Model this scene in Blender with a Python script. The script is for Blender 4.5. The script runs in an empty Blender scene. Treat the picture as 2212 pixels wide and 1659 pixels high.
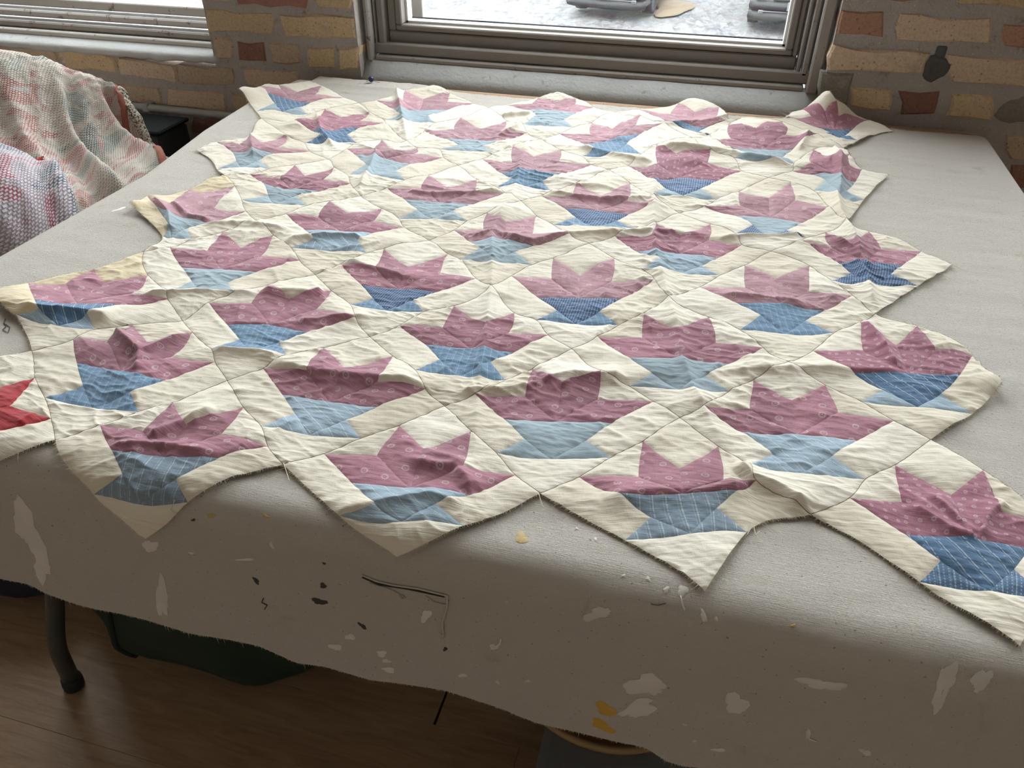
import bpy, math, random
import numpy as np
from mathutils import Matrix

random.seed(7)
rng = np.random.default_rng(11)
scene = bpy.context.scene
COL = scene.collection

# ------------------------------------------------------------------ camera
CAM = np.array([0.0, 0.0, 1.30])
FPX, CX, CY = 1661.0, 1106.0, 829.5
_p, _y, _r = np.radians([36.18, 15.17, 0.245])
FW = np.array([-math.sin(_y) * math.cos(_p), math.cos(_y) * math.cos(_p), -math.sin(_p)])
_rt = np.array([math.cos(_y), math.sin(_y), 0.0])
_up = np.cross(_rt, FW)
RT = _rt * math.cos(_r) + _up * math.sin(_r)
UP = _up * math.cos(_r) - _rt * math.sin(_r)
cd = bpy.data.cameras.new('camera')
cam = bpy.data.objects.new('camera', cd)
COL.objects.link(cam)
cam.matrix_world = Matrix([[RT[i], UP[i], -FW[i], CAM[i]] for i in range(3)] + [[0, 0, 0, 1]])
cd.sensor_width = 36.0
cd.lens = FPX / 2212.0 * 36.0
cd.clip_start = 0.02
scene.camera = cam

# ------------------------------------------------------------------ sky, exposure
SKY = 7.0
world = bpy.data.worlds.new('overcast_sky')
scene.world = world
world.use_nodes = True
wb = world.node_tree.nodes['Background']
wb.inputs[0].default_value = (0.93, 0.97, 1.0, 1)
wb.inputs[1].default_value = SKY
vs = scene.view_settings
vs.view_transform = 'Standard'
vs.look = 'None'
vs.gamma = 1.0
vs.use_curve_mapping = False
vs.exposure = 0.36
scene.cycles.use_denoising = True
scene.cycles.diffuse_bounces = 6
scene.cycles.max_bounces = 14
scene.cycles.transparent_max_bounces = 12

def portal(x0, x1, z0, z1, y):
    ld = bpy.data.lights.new('window_daylight', 'AREA')
    ld.shape = 'RECTANGLE'
    ld.size, ld.size_y = x1 - x0, z1 - z0
    ld.cycles.is_portal = True
    o = bpy.data.objects.new('window_daylight', ld)
    o.location = ((x0 + x1) / 2, y, (z0 + z1) / 2)
    o.rotation_euler = (-math.pi / 2, 0, 0)      # emits towards -Y, into the room
    COL.objects.link(o)

WZ1 = 3.2                                        # window heads
portal(-0.93, 0.19, 0.86, WZ1, 2.17)
portal(-3.0, -1.50, 0.86, WZ1, 2.17)
portal(0.98, 2.5, 0.86, WZ1, 2.17)  # portal of the added window out of view

# ------------------------------------------------------------------ pixel rays (2212 x 1659 frame)
def ray(px, py):
    px = np.asarray(px, float); py = np.asarray(py, float)
    u = ((px - CX) / FPX)[..., None]; v = ((py - CY) / FPX)[..., None]
    return FW + u * RT - v * UP
def at_y(px, py, Y):
    d = ray(px, py); return CAM + d * (Y - CAM[1]) / d[..., 1:2]
def at_z(px, py, Z):
    d = ray(px, py); return CAM + d * (Z - CAM[2]) / d[..., 2:3]
def project(P):
    v = np.asarray(P, float) - CAM
    k = v @ FW
    return CX + FPX * (v @ RT) / k, CY - FPX * (v @ UP) / k

# ------------------------------------------------------------------ noise
def _hash(ix, iy, seed):
    h = (ix.astype(np.int64) * 374761393 + iy.astype(np.int64) * 668265263 + seed * 974634287) & 0xffffffff
    h = ((h ^ (h >> 13)) * 1274126177) & 0xffffffff
    return ((h ^ (h >> 16)) & 0xffff) / 65535.0
def noise(x, y, seed=0):
    ix = np.floor(x); iy = np.floor(y); fx = x - ix; fy = y - iy
    def g(dx, dy):
        a = _hash(ix + dx, iy + dy, seed) * 2 * math.pi
        return np.cos(a) * (fx - dx) + np.sin(a) * (fy - dy)
    sx = fx * fx * fx * (fx * (fx * 6 - 15) + 10); sy = fy * fy * fy * (fy * (fy * 6 - 15) + 10)
    a = g(0, 0); b = g(1, 0); c = g(0, 1); d = g(1, 1)
    return ((a + (b - a) * sx) * (1 - sy) + (c + (d - c) * sx) * sy) * 1.5
def fbm(x, y, seed=0, oct=3):
    r = 0; A = 1.0
    for k in range(oct):
        r = r + A * noise(x * 2 ** k, y * 2 ** k, seed + k * 17); A *= 0.5
    return r
def sstep(a, b, x):
    t = np.clip((x - a) / (b - a), 0, 1); return t * t * (3 - 2 * t)

# ------------------------------------------------------------------ object helpers
def mesh(name, verts, faces, mat=None, parent=None, smooth=False, uv=None):
    me = bpy.data.meshes.new(name)
    me.from_pydata(np.asarray(verts, float).tolist(), [], [list(map(int, f)) for f in faces])
    if smooth: me.polygons.foreach_set('use_smooth', [True] * len(me.polygons))
    if uv is not None:
        uv = np.asarray(uv, float)
        l = me.uv_layers.new(name='UVMap')
        idx = np.empty(len(me.loops), int); me.loops.foreach_get('vertex_index', idx)
        l.data.foreach_set('uv', uv[idx].astype(np.float32).ravel())
    if mat is not None: me.materials.append(mat)
    o = bpy.data.objects.new(name, me); COL.objects.link(o)
    if parent is not None: o.parent = parent
    return o
def empty(name, loc=(0, 0, 0), parent=None):
    o = bpy.data.objects.new(name, None); o.location = loc; o.empty_display_size = 0.05
    COL.objects.link(o)
    if parent is not None: o.parent = parent
    return o
def tag(o, label=None, cat=None, group=None, kind=None):
    if label: o['label'] = label
    if cat: o['category'] = cat
    if group: o['group'] = group
    if kind: o['kind'] = kind
    return o

class MB:
    """collects simple shapes into one mesh"""
    def __init__(s): s.v = []; s.f = []
    def add(s, v, f):
        n = len(s.v); s.v += [tuple(map(float, p)) for p in v]; s.f += [[i + n for i in q] for q in f]; return s
    def box(s, a, b, bev=0.0):
        a = np.array(a, float); b = np.array(b, float)
        lo = np.minimum(a, b); hi = np.maximum(a, b)
        e = min(bev, 0.45 * float((hi - lo).min()))
        if e <= 0:
            v = [(x, y, z) for z in (lo[2], hi[2]) for y in (lo[1], hi[1]) for x in (lo[0], hi[0])]
            f = [(0, 2, 3, 1), (4, 5, 7, 6), (0, 1, 5, 4), (2, 6, 7, 3), (0, 4, 6, 2), (1, 3, 7, 5)]
            return s.add(v, f)
        c = (lo + hi) / 2; h = (hi - lo) / 2
        v = []; idx = {}
        for sx in (-1, 1):
            for sy in (-1, 1):
                for sz in (-1, 1):
                    S = np.array([sx, sy, sz])
                    for ax in range(3):
                        q = h - e; q[ax] = h[ax]
                        idx[(sx, sy, sz, ax)] = len(v); v.append(c + S * q)
        f = []
        for ax in range(3):
            o1, o2 = [k for k in range(3) if k != ax]
            for sg in (-1, 1):
                loop = []
                for (p, q) in ((-1, -1), (1, -1), (1, 1), (-1, 1)):
                    t = [0, 0, 0]; t[ax] = sg; t[o1] = p; t[o2] = q
                    loop.append(idx[(*t, ax)])
                flip = (sg > 0) != (ax != 1)
                f.append(loop[::-1] if flip else loop)
        for ax in range(3):            # edges along ax
            o1, o2 = [k for k in range(3) if k != ax]
            for p in (-1, 1):
                for q in (-1, 1):
                    t0 = [0, 0, 0]; t0[o1] = p; t0[o2] = q; t1 = list(t0); t0[ax] = -1; t1[ax] = 1
                    loop = [idx[(*t0, o1)], idx[(*t1, o1)], idx[(*t1, o2)], idx[(*t0, o2)]]
                    n = np.cross(np.array(v[loop[1]]) - v[loop[0]], np.array(v[loop[2]]) - v[loop[0]])
                    w = np.zeros(3); w[o1] = p; w[o2] = q
                    f.append(loop if n @ w > 0 else loop[::-1])
        for sx in (-1, 1):
            for sy in (-1, 1):
                for sz in (-1, 1):
                    loop = [idx[(sx, sy, sz, k)] for k in range(3)]
                    f.append(loop if sx * sy * sz > 0 else loop[::-1])
        return s.add(v, f)
    def tube(s, pts, rad, seg=10, cap=True):
        P = np.array(pts, float); n = len(P)
        rad = np.broadcast_to(np.asarray(rad, float), (n,))
        T = np.gradient(P, axis=0); T /= np.linalg.norm(T, axis=1)[:, None]
        ref = np.array([0, 0, 1.0]) if abs(T[0][2]) < 0.9 else np.array([1.0, 0, 0])
        v = []; 
        nrm = np.cross(T[0], ref); nrm /= np.linalg.norm(nrm)
        for i in range(n):
            nrm = nrm - T[i] * (nrm @ T[i]); nrm /= np.linalg.norm(nrm); bn = np.cross(T[i], nrm)
            for k in range(seg):
                a = 2 * math.pi * k / seg; v.append(P[i] + rad[i] * (math.cos(a) * nrm + math.sin(a) * bn))
        f = [(i * seg + k, i * seg + (k + 1) % seg, (i + 1) * seg + (k + 1) % seg, (i + 1) * seg + k) for i in range(n - 1) for k in range(seg)]
        if cap: f += [tuple(range(seg))[::-1], tuple(range((n - 1) * seg, n * seg))]
        return s.add(v, f)
    def lathe(s, prof, c=(0, 0, 0), seg=32):
        v = []; m = len(prof)
        for k in range(seg):
            a = 2 * math.pi * k / seg
            for (r, z) in prof: v.append((c[0] + r * math.cos(a), c[1] + r * math.sin(a), c[2] + z))
        f = [(k * m + i, ((k + 1) % seg) * m + i, ((k + 1) % seg) * m + i + 1, k * m + i + 1) for k in range(seg) for i in range(m - 1)]
        return s.add(v, f)
    def prism(s, poly, y0, y1, axis=1):
        """poly in the two other axes, extruded along axis"""
        n = len(poly); v = []
        for t in (y0, y1):
            for (a, b) in poly:
                q = [0, 0, 0]; o = [k for k in range(3) if k != axis]; q[axis] = t; q[o[0]] = a; q[o[1]] = b; v.append(q)
        f = [tuple(range(n)), tuple(range(2 * n - 1, n - 1, -1))] + [(i, i + n, (i + 1) % n + n, (i + 1) % n) for i in range(n)]
        return s.add(v, f)
    def build(s, name, mat, parent=None, smooth=False):
        return mesh(name, s.v, s.f, mat, parent, smooth)

def grid_faces(nu, nv, flip=False):
    i = np.arange(nu - 1)[:, None] * nv + np.arange(nv - 1)[None, :]
    q = np.stack([i, i + nv, i + nv + 1, i + 1], -1).reshape(-1, 4)
    return q[:, ::-1] if flip else q

# ------------------------------------------------------------------ material helper
class NM:
    def __init__(s, name):
        s.m = bpy.data.materials.new(name); s.m.use_nodes = True
        s.t = s.m.node_tree; s.b = s.t.nodes['Principled BSDF']
    def n(s, typ, **kw):
        nd = s.t.nodes.new(typ)
        for k, v in kw.items():
            if k.startswith('i_'):
                key = k[2:]; key = int(key) if key.isdigit() else key.replace('_', ' ')
                s.plug(nd.inputs[key], v)
            else: setattr(nd, k, v)
        return nd
    def plug(s, inp, v):
        if isinstance(v, bpy.types.NodeSocket): s.t.links.new(v, inp)
        elif isinstance(v, bpy.types.Node): s.t.links.new(v.outputs[0], inp)
        else:
            if hasattr(inp, 'default_value') and isinstance(v, (tuple, list)) and len(v) == 3 and inp.type == 'RGBA': v = (*v, 1)
            inp.default_value = v
    def math(s, op, a, b=None, c=None):
        nd = s.n('ShaderNodeMath', operation=op); s.plug(nd.inputs[0], a)
        if b is not None: s.plug(nd.inputs[1], b)
        if c is not None: s.plug(nd.inputs[2], c)
        return nd.outputs[0]
    def mix(s, fac, a, b, blend='MIX'):
        nd = s.n('ShaderNodeMix', data_type='RGBA', blend_type=blend)
        s.plug(nd.inputs[0], fac); s.plug(nd.inputs[6], a); s.plug(nd.inputs[7], b)
        return nd.outputs[2]
    def coord(s, kind='Object', scale=(1, 1, 1), rot=(0, 0, 0), loc=(0, 0, 0)):
        tc = s.n('ShaderNodeTexCoord'); mp = s.n('ShaderNodeMapping')
        s.plug(mp.inputs['Vector'], tc.outputs[kind]); mp.inputs['Scale'].default_value = scale
        mp.inputs['Rotation'].default_value = rot; mp.inputs['Location'].default_value = loc
        return mp.outputs[0]
    def noise(s, vec, scale, detail=3, rough=0.5, dist=0.0):
        nd = s.n('ShaderNodeTexNoise'); s.plug(nd.inputs['Vector'], vec)
        nd.inputs['Scale'].default_value = scale; nd.inputs['Detail'].default_value = detail
        nd.inputs['Roughness'].default_value = rough; nd.inputs['Distortion'].default_value = dist
        return nd.outputs[0]
    def voro(s, vec, scale, rand=1.0, feature='F1', dim='3D'):
        nd = s.n('ShaderNodeTexVoronoi', feature=feature, voronoi_dimensions=dim); s.plug(nd.inputs['Vector'], vec)
        nd.inputs['Scale'].default_value = scale; nd.inputs['Randomness'].default_value = rand
        return nd
    def ramp(s, fac, stops, interp='LINEAR'):
        nd = s.n('ShaderNodeValToRGB'); s.plug(nd.inputs[0], fac); cr = nd.color_ramp; cr.interpolation = interp
        while len(cr.elements) < len(stops): cr.elements.new(0.5)
        for e, (p, c) in zip(cr.elements, stops):
            e.position = p; e.color = (*c, 1) if len(c) == 3 else c
        return nd.outputs[0]
    def band(s, fac, lo, hi, soft=0.02):
        nd = s.n('ShaderNodeMapRange', interpolation_type='SMOOTHSTEP'); s.plug(nd.inputs[0], fac)
        nd.inputs[1].default_value = lo; nd.inputs[2].default_value = hi
        return nd.outputs[0]
    def bump(s, h, strength=0.5, dist=0.002, prev=None):
        nd = s.n('ShaderNodeBump'); nd.inputs['Strength'].default_value = strength; nd.inputs['Distance'].default_value = dist
        s.plug(nd.inputs['Height'], h)
        if prev is not None: s.plug(nd.inputs['Normal'], prev)
        return nd.outputs[0]
    def out(s, color=None, rough=None, normal=None, **kw):
        if color is not None: s.plug(s.b.inputs['Base Color'], color)
        if rough is not None: s.plug(s.b.inputs['Roughness'], rough)
        if normal is not None: s.plug(s.b.inputs['Normal'], normal)
        for k, v in kw.items(): s.plug(s.b.inputs[k.replace('_', ' ')], v)
        return s.m
def plain(name, col, rough=0.6, **kw):
    m = NM(name); v = m.coord('Object'); n = m.noise(v, 25, 4)
    c = m.mix(n, tuple(x * 0.85 for x in col), tuple(min(1, x * 1.12) for x in col))
    return m.out(c, rough, m.bump(n, 0.15, 0.002), **kw)

# ================================================================== materials
def m_brick(name, c1, c2, pit=0.5):
    m = NM(name); v = m.coord('Object')
    oi = m.n('ShaderNodeObjectInfo')
    big = m.noise(v, 14, 4, 0.6); fine = m.noise(v, 160, 4, 0.7)
    c = m.mix(big, c1, c2)
    c = m.mix(m.math('MULTIPLY', m.band(fine, 0.40, 0.75), 0.55), c, tuple(x * 0.5 for x in c1))
    c = m.mix(m.math('MULTIPLY', m.band(m.noise(v, 22, 6, 0.75), 0.58, 0.66), 0.5), c, (0.36, 0.31, 0.27))
    sp = m.voro(v, 70).outputs['Distance']
    pits = m.math('MULTIPLY', m.math('LESS_THAN', sp, m.math('MULTIPLY', m.noise(v, 30, 2), 0.26)), pit)
    c = m.mix(pits, c, (0.035, 0.026, 0.02))
    grime = m.band(m.noise(v, 9, 5, 0.65), 0.56, 0.75)
    c = m.mix(m.math('MULTIPLY', grime, 0.45), c, (0.17, 0.145, 0.125))
    hs = m.n('ShaderNodeHueSaturation'); m.plug(hs.inputs['Color'], c)
    m.plug(hs.inputs['Value'], m.math('MULTIPLY_ADD', oi.outputs['Random'], 0.3, 0.85))
    h = m.math('SUBTRACT', m.math('ADD', m.math('MULTIPLY', fine, 0.5), big), pits)
    return m.out(hs.outputs[0], 0.92, m.bump(h, 0.6, 0.004))
M = {}
M['cream_brick'] = m_brick('cream_brick', (0.47, 0.34, 0.195), (0.54, 0.42, 0.265))
M['tan_brick'] = m_brick('tan_brick', (0.44, 0.325, 0.225), (0.52, 0.405, 0.295))
M['red_brick'] = m_brick('red_brick', (0.23, 0.105, 0.08), (0.31, 0.16, 0.12))
M['orange_brick'] = m_brick('orange_brick', (0.33, 0.175, 0.115), (0.40, 0.24, 0.16))
M['grey_brick'] = m_brick('grey_brick', (0.22, 0.20, 0.175), (0.26, 0.235, 0.205), 0.2)

m = NM('mortar'); v = m.coord('Object')
n1 = m.noise(v, 40, 6, 0.7); n2 = m.noise(v, 8, 4)
c = m.mix(n2, (0.31, 0.272, 0.245), (0.45, 0.41, 0.375))
c = m.mix(m.band(n1, 0.54, 0.78), c, (0.17, 0.14, 0.12))
c = m.mix(m.math('GREATER_THAN', m.noise(v, 220, 1), 0.72), c, (0.55, 0.52, 0.48))
M['mortar'] = m.out(c, 0.95, m.bump(n1, 0.9, 0.012))

def m_paint(name, c1, c2, chip=None, bumpd=0.002):
    m = NM(name); v = m.coord('Object', (1, 1, 1)); n1 = m.noise(v, 18, 5, 0.65); n2 = m.noise(v, 120, 3)
    c = m.mix(n1, c1, c2)
    if chip is not None: c = m.mix(m.band(m.noise(v, 34, 5, 0.75), 0.60, 0.66), c, chip)
    return m.out(c, 0.55, m.bump(m.math('ADD', n1, m.math('MULTIPLY', n2, 0.4)), 0.35, bumpd))
M['frame_paint'] = m_paint('taupe_frame_paint', (0.185, 0.165, 0.142), (0.225, 0.20, 0.176))
M['worn_paint'] = m_paint('worn_frame_paint', (0.20, 0.175, 0.155), (0.30, 0.275, 0.25), (0.10, 0.065, 0.05), 0.004)
M['pale_frame'] = m_paint('pale_window_paint', (0.42, 0.40, 0.37), (0.50, 0.48, 0.45), (0.20, 0.16, 0.13))
M['plaster'] = m_paint('grey_plaster', (0.36, 0.36, 0.345), (0.47, 0.47, 0.46), (0.30, 0.285, 0.265), 0.006)
M['white_wall'] = m_paint('off_white_wall', (0.72, 0.67, 0.60), (0.76, 0.71, 0.64))
M['ceiling'] = m_paint('ceiling_paint', (0.76, 0.73, 0.68), (0.80, 0.77, 0.72))
M['bead'] = m_paint('white_glazing_bead', (0.75, 0.75, 0.74), (0.82, 0.82, 0.81))
M['dark_gap'] = plain('dark_gasket', (0.02, 0.02, 0.022), 0.7)

m = NM('window_glass')
tr = m.n('ShaderNodeBsdfTransparent'); tr.inputs[0].default_value = (0.97, 0.985, 0.98, 1)
gl = m.n('ShaderNodeBsdfGlossy'); gl.inputs['Roughness'].default_value = 0.02
mx = m.n('ShaderNodeMixShader'); mx.inputs[0].default_value = 0.05
m.plug(mx.inputs[1], tr.outputs[0]); m.plug(mx.inputs[2], gl.outputs[0])
m.t.links.new(mx.outputs[0], m.t.nodes['Material Output'].inputs[0])
M['glass'] = m.m

m = NM('laminate_floor'); oi = m.n('ShaderNodeObjectInfo')
v = m.coord('Object', (1, 9, 9)); sh = m.n('ShaderNodeVectorMath', operation='ADD'); m.plug(sh.inputs[0], v)
cmb = m.n('ShaderNodeCombineXYZ'); m.plug(cmb.inputs[0], m.math('MULTIPLY', oi.outputs['Random'], 37.0)); m.plug(cmb.inputs[1], m.math('MULTIPLY', oi.outputs['Random'], 91.0))
m.plug(sh.inputs[1], cmb.outputs[0])
g = m.noise(sh.outputs[0], 6, 6, 0.7, 1.2); g2 = m.noise(sh.outputs[0], 45, 3)
c = m.ramp(g, [(0.25, (0.21, 0.125, 0.068)), (0.5, (0.34, 0.225, 0.135)), (0.75, (0.43, 0.30, 0.19))])
c = m.mix(m.math('MULTIPLY', g2, 0.3), c, (0.15, 0.075, 0.035))
M['floor'] = m.out(c, 0.42, m.bump(g2, 0.1, 0.001))

# ================================================================== room shell
WY = 2.0                                           # brick face of the window wall
RX0, RX1, RY0, RZ1 = -4.6, 4.2, -3.8, 3.8
W1 = (float(at_y(771, 90, 2.0)[0]), float(at_y(1808, 60, 2.0)[0]))   # window_1 opening in the bricks
W1Z = 0.735
W2 = (-3.05, float(at_y(447, 60, 2.0)[0]))
W2Z = 0.735
W3 = (0.93, 2.55)  # opening of the unseen window added for extra daylight

def struct(o, parent=None):
    if parent is None: o['kind'] = 'structure'
    return o

# window wall: the mortar body, the bricks are its children
wm = MB(); YB, YF = 2.32, WY + 0.004
def wbox(x0, x1, z0, z1): wm.box((x0, YF, z0), (x1, YB, z1))
wbox(RX0, W2[0], 0, RZ1); wbox(W2[0], W2[1], 0, W2Z - 0.03); wbox(W2[1], W1[0], 0, RZ1)
wbox(W1[0], W1[1], 0, W1Z - 0.03); wbox(W1[1], W3[0], 0, RZ1); wbox(W3[0], W3[1], 0, 0.80); wbox(W3[1], RX1, 0, RZ1)
for a in (W1, W2, W3): wbox(a[0], a[1], WZ1 + 0.05, RZ1)
wall_back = struct(wm.build('wall_back', M['mortar']))

def brick_mesh(corners, depth=0.085, proud=0.0, jit=0.0045, seed=0):
    """corners TL TR BR BL in (x, z) on the wall face: an irregular worn brick"""
    r = random.Random(seed)
    c = np.array(corners, float); per = []
    for k in range(4):
        a, b = c[k], c[(k + 1) % 4]; L = np.linalg.norm(b - a); n = 4 if L > 0.12 else 2
        for i in range(n):
            t = i / n
            q = a + (b - a) * t
            if i == 0: q = q + (c.mean(0) - q) * r.uniform(0.015, 0.07)
            per.append(q + np.array([r.uniform(-1, 1), r.uniform(-1, 1)]) * jit)
    per = np.array(per); ctr = per.mean(0); n = len(per)
    d = per - ctr
    inner = per - d / np.linalg.norm(d, axis=1)[:, None] * 0.006
    y0 = WY - proud
    v = [(p[0], y0 + 0.005, p[1]) for p in per] + [(p[0], y0 + r.uniform(-0.001, 0.001), p[1]) for p in inner] + [(p[0], y0 + depth, p[1]) for p in per]
    v.append((ctr[0], y0 - 0.001, ctr[1])); cc = len(v) - 1
    f = []
    for i in range(n):
        j = (i + 1) % n
        f += [(i, j, n + j, n + i), (n + i, n + j, cc), (j, i, 2 * n + i, 2 * n + j)]
    return v, f
PXB = []
def crop(ox, oy, s, pts): return [(ox + x / s, oy + y / s) for x, y in pts]
A = lambda *p: crop(420, 0, 5.821, p)
B = lambda *p: crop(1780, 0, 5.12, p)
Cc = lambda *p: crop(0, 0, 4.608, p)
P_ = lambda *p: list(p)
bricks_px = [
 ('cream', A((110, -140), (430, -120), (435, 18), (110, 14))), ('red', A((510, -150), (1415, -110), (1410, 105), (530, 62))), ('cream', A((1490, -110), (1985, -90), (1985, 118), (1510, 100))),
 ('cream', A((112, 105), (975, 165), (1022, 442), (150, 397))), ('cream', A((1055, 180), (2010, 218), (2030, 500), (1105, 460))),
 ('tan', A((213, 462), (472, 490), (497, 762), (285, 735))), ('red', A((495, 505), (885, 535), (902, 792), (550, 770))), ('tan', A((925, 535), (1322, 560), (1352, 790), (985, 815))),
 ('cream', A((1378, 578), (1742, 582), (1768, 852), (1428, 850))), ('cream', A((1800, 588), (2055, 565), (2060, 885), (1822, 882))),
 ('tan', P_((521, 149), (645, 156), (650, 193), (526, 186))), ('tan', P_((382, 141), (509, 146), (513, 188), (386, 180))),
 ('tan', P_((357, 190), (490, 203), (490, 241), (362, 230))), ('cream', P_((500, 204), (600, 210), (604, 248), (503, 242))),
 ('tan', Cc((-500, 400), (520, 488), (590, 662), (-450, 570))), ('cream', Cc((588, 500), (1122, 560), (1178, 742), (640, 668))), ('tan', Cc((1163, 570), (1738, 640), (1768, 828), (1190, 735))),
 ('red', Cc((560, 745), (1030, 790), (1060, 880), (640, 830))), ('tan', P_((240, 181), (343, 189), (351, 227), (258, 220))),
 ('tan', P_((316, 246), (409, 253), (411, 288), (320, 279))), ('red', P_((414, 254), (500, 261), (502, 296), (416, 288))), ('tan', P_((300, 288), (400, 298), (403, 330), (303, 322))),
 ('red', B((440, -230), (1300, -190), (1300, 15), (455, 8))), ('cream', B((1440, -190), (2500, -140), (2500, 125), (1440, 40))),
 ('orange', B((165, 85), (702, 135), (662, 425), (120, 402))), ('tan', B((795, 160), (1885, 205), (1872, 508), (765, 430))), ('orange', B((1980, 248), (2800, 290), (2800, 600), (1968, 535))),
 ('tan', B((60, 505), (1180, 590), (1130, 835), (20, 790))), ('tan', B((1345, 600), (2700, 680), (2700, 990), (1405, 922))),
 ('grey', B((-40, 800), (338, 832), (262, 1190), (-70, 1150))), ('cream', B((300, 938), (752, 998), (722, 1222), (262, 1195))), ('red', B((835, 1000), (1302, 1022), (1252, 1272), (852, 1262))),
 ('cream', B((1420, 1030), (1900, 1062), (1842, 1342), (1362, 1302))),
 ('tan', P_((2166, 293), (2330, 300), (2330, 352), (2172, 346))), ('red', P_((2178, 358), (2330, 364), (2330, 415), (2186, 408))), ('tan', P_((2196, 420), (2330, 428), (2330, 470), (2200, 466))),
]
boxes = []
for k, (kind, q) in enumerate(bricks_px):
    P = at_y(np.array([p[0] for p in q]), np.array([p[1] for p in q]), WY)[:, [0, 2]]
    # keep brick ends inside the wall's openings
    v, f = brick_mesh(P, seed=k, proud=random.uniform(-0.001, 0.003))
    mesh('brick', v, f, M[kind + '_brick'], wall_back)
    boxes.append((P[:, 0].min(), P[:, 0].max(), P[:, 1].min(), P[:, 1].max()))
# the same bond continued where the photograph does not look
zc = 0.02; row = 0; shared = {}
def brick_fits(b):
    if not all(b[1] < q[0] - 0.006 or b[0] > q[1] + 0.006 or b[3] < q[2] - 0.004 or b[2] > q[3] + 0.004 for q in boxes): return False
    for w, z0 in ((W1, 0.70), (W2, 0.70), (W3, 0.78)):
        if b[1] > w[0] - 0.005 and b[0] < w[1] + 0.005 and b[3] > z0 and b[2] < WZ1 + 0.06: return False
    if b[3] < 0.60 and -1.10 < b[0] < 0.45: return False           # behind the tables
    pr = [project((X, WY, Z)) for X in (b[0], b[1]) for Z in (b[2], b[3])]
    return not any(-12 < u < 2224 and -12 < w_ < 700 for u, w_ in pr)
while zc < 2.3:
    x = -3.2 - (row % 2) * 0.11
    while x < 2.75:
        done = False
        for L in ((0.21, 0.10) if row % 6 else (0.10,)):
            if brick_fits((x, x + L, zc, zc + 0.062)):
                key = (round(L, 2), random.randrange(6))
                if key not in shared:
                    vv, ff = brick_mesh([(0, 0.062), (L, 0.062), (L, 0), (0, 0)], seed=int(L * 100) + key[1])
                    o = mesh('brick', vv, ff, M[['cream_brick', 'tan_brick', 'cream_brick', 'red_brick', 'tan_brick', 'orange_brick'][key[1]]], wall_back); shared[key] = o.data
                else:
                    o = bpy.data.objects.new('brick', shared[key]); COL.objects.link(o); o.parent = wall_back
                o.location = (x, 0, zc); x += L + 0.013; done = True
                break
        if not done: x += 0.02
    zc += 0.0765; row += 1
# soot-black plugged hole between two bricks of the right pier
hp = at_y(np.array([2022.0]), np.array([148.0]), WY)[0]
hm = MB()
prof = [(0.0, 0.007), (0.011, 0.006), (0.014, 0.002), (0.020, 0.002), (0.026, 0.005), (0.031, 0.012)]
vv = []; sg = 20
for k in range(sg):
    a = 2 * math.pi * k / sg
    for (r_, d_) in prof:
        rr = r_ * (1 + 0.12 * math.sin(3 * a + 1) + 0.05 * math.sin(7 * a)); vv.append((hp[0] + rr * math.cos(a), WY - 0.004 + d_, hp[2] + rr * math.sin(a)))
hm.add(vv, [(k * 6 + i, k * 6 + i + 1, ((k + 1) % sg) * 6 + i + 1, ((k + 1) % sg) * 6 + i) for k in range(sg) for i in range(5)])
hm.box((hp[0] - 0.012, WY + 0.001, hp[2] + 0.02), (hp[0] + 0.012, WY + 0.02, hp[2] + 0.048), 0.004)
plug = hm.build('plugged_hole', plain('soot_black', (0.085, 0.082, 0.078), 0.95), wall_back, True)
plug['label'] = 'soot-black plugged hole between two tan bricks'
# grey plaster smear at the right of the pier
gc = at_y(np.array([2215.0]), np.array([238.0]), WY)[0]; gp = []; rg = random.Random(4)
for k in range(26):
    a_ = 2 * math.pi * k / 26; rr = 1 + 0.16 * math.sin(2 * a_ + 0.7) + rg.uniform(-0.12, 0.12); gp.append((gc[0] + 0.055 * rr * math.cos(a_), gc[2] + 0.034 * rr * math.sin(a_)))
n = 26; gp = np.array(gp)
MB().add([(p[0], WY + 0.006, p[1]) for p in gp] + [(p[0] * 0.8 + gc[0] * 0.2, WY - 0.001, p[1] * 0.8 + gc[2] * 0.2) for p in gp] + [(gc[0], WY - 0.004, gc[2])],
       [(i, (i + 1) % n, n + (i + 1) % n, n + i) for i in range(n)] + [(n + i, n + (i + 1) % n, 2 * n) for i in range(n)]).build('mortar_patch', M['grey_brick'], wall_back, True)

# other walls, ceiling
struct(MB().box((RX0 - 0.1, RY0, 0), (RX0, YB, RZ1)).build('wall_left', M['white_wall']))
struct(MB().box((RX1, RY0, 0), (RX1 + 0.1, YB, RZ1)).build('wall_right', M['white_wall']))
struct(MB().box((RX0 - 0.1, RY0 - 0.1, 0), (RX1 + 0.1, RY0, RZ1)).build('wall_front', M['white_wall']))
struct(MB().box((RX0 - 0.1, RY0 - 0.1, RZ1), (RX1 + 0.1, YB, RZ1 + 0.1)).build('ceiling', M['ceiling']))

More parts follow.
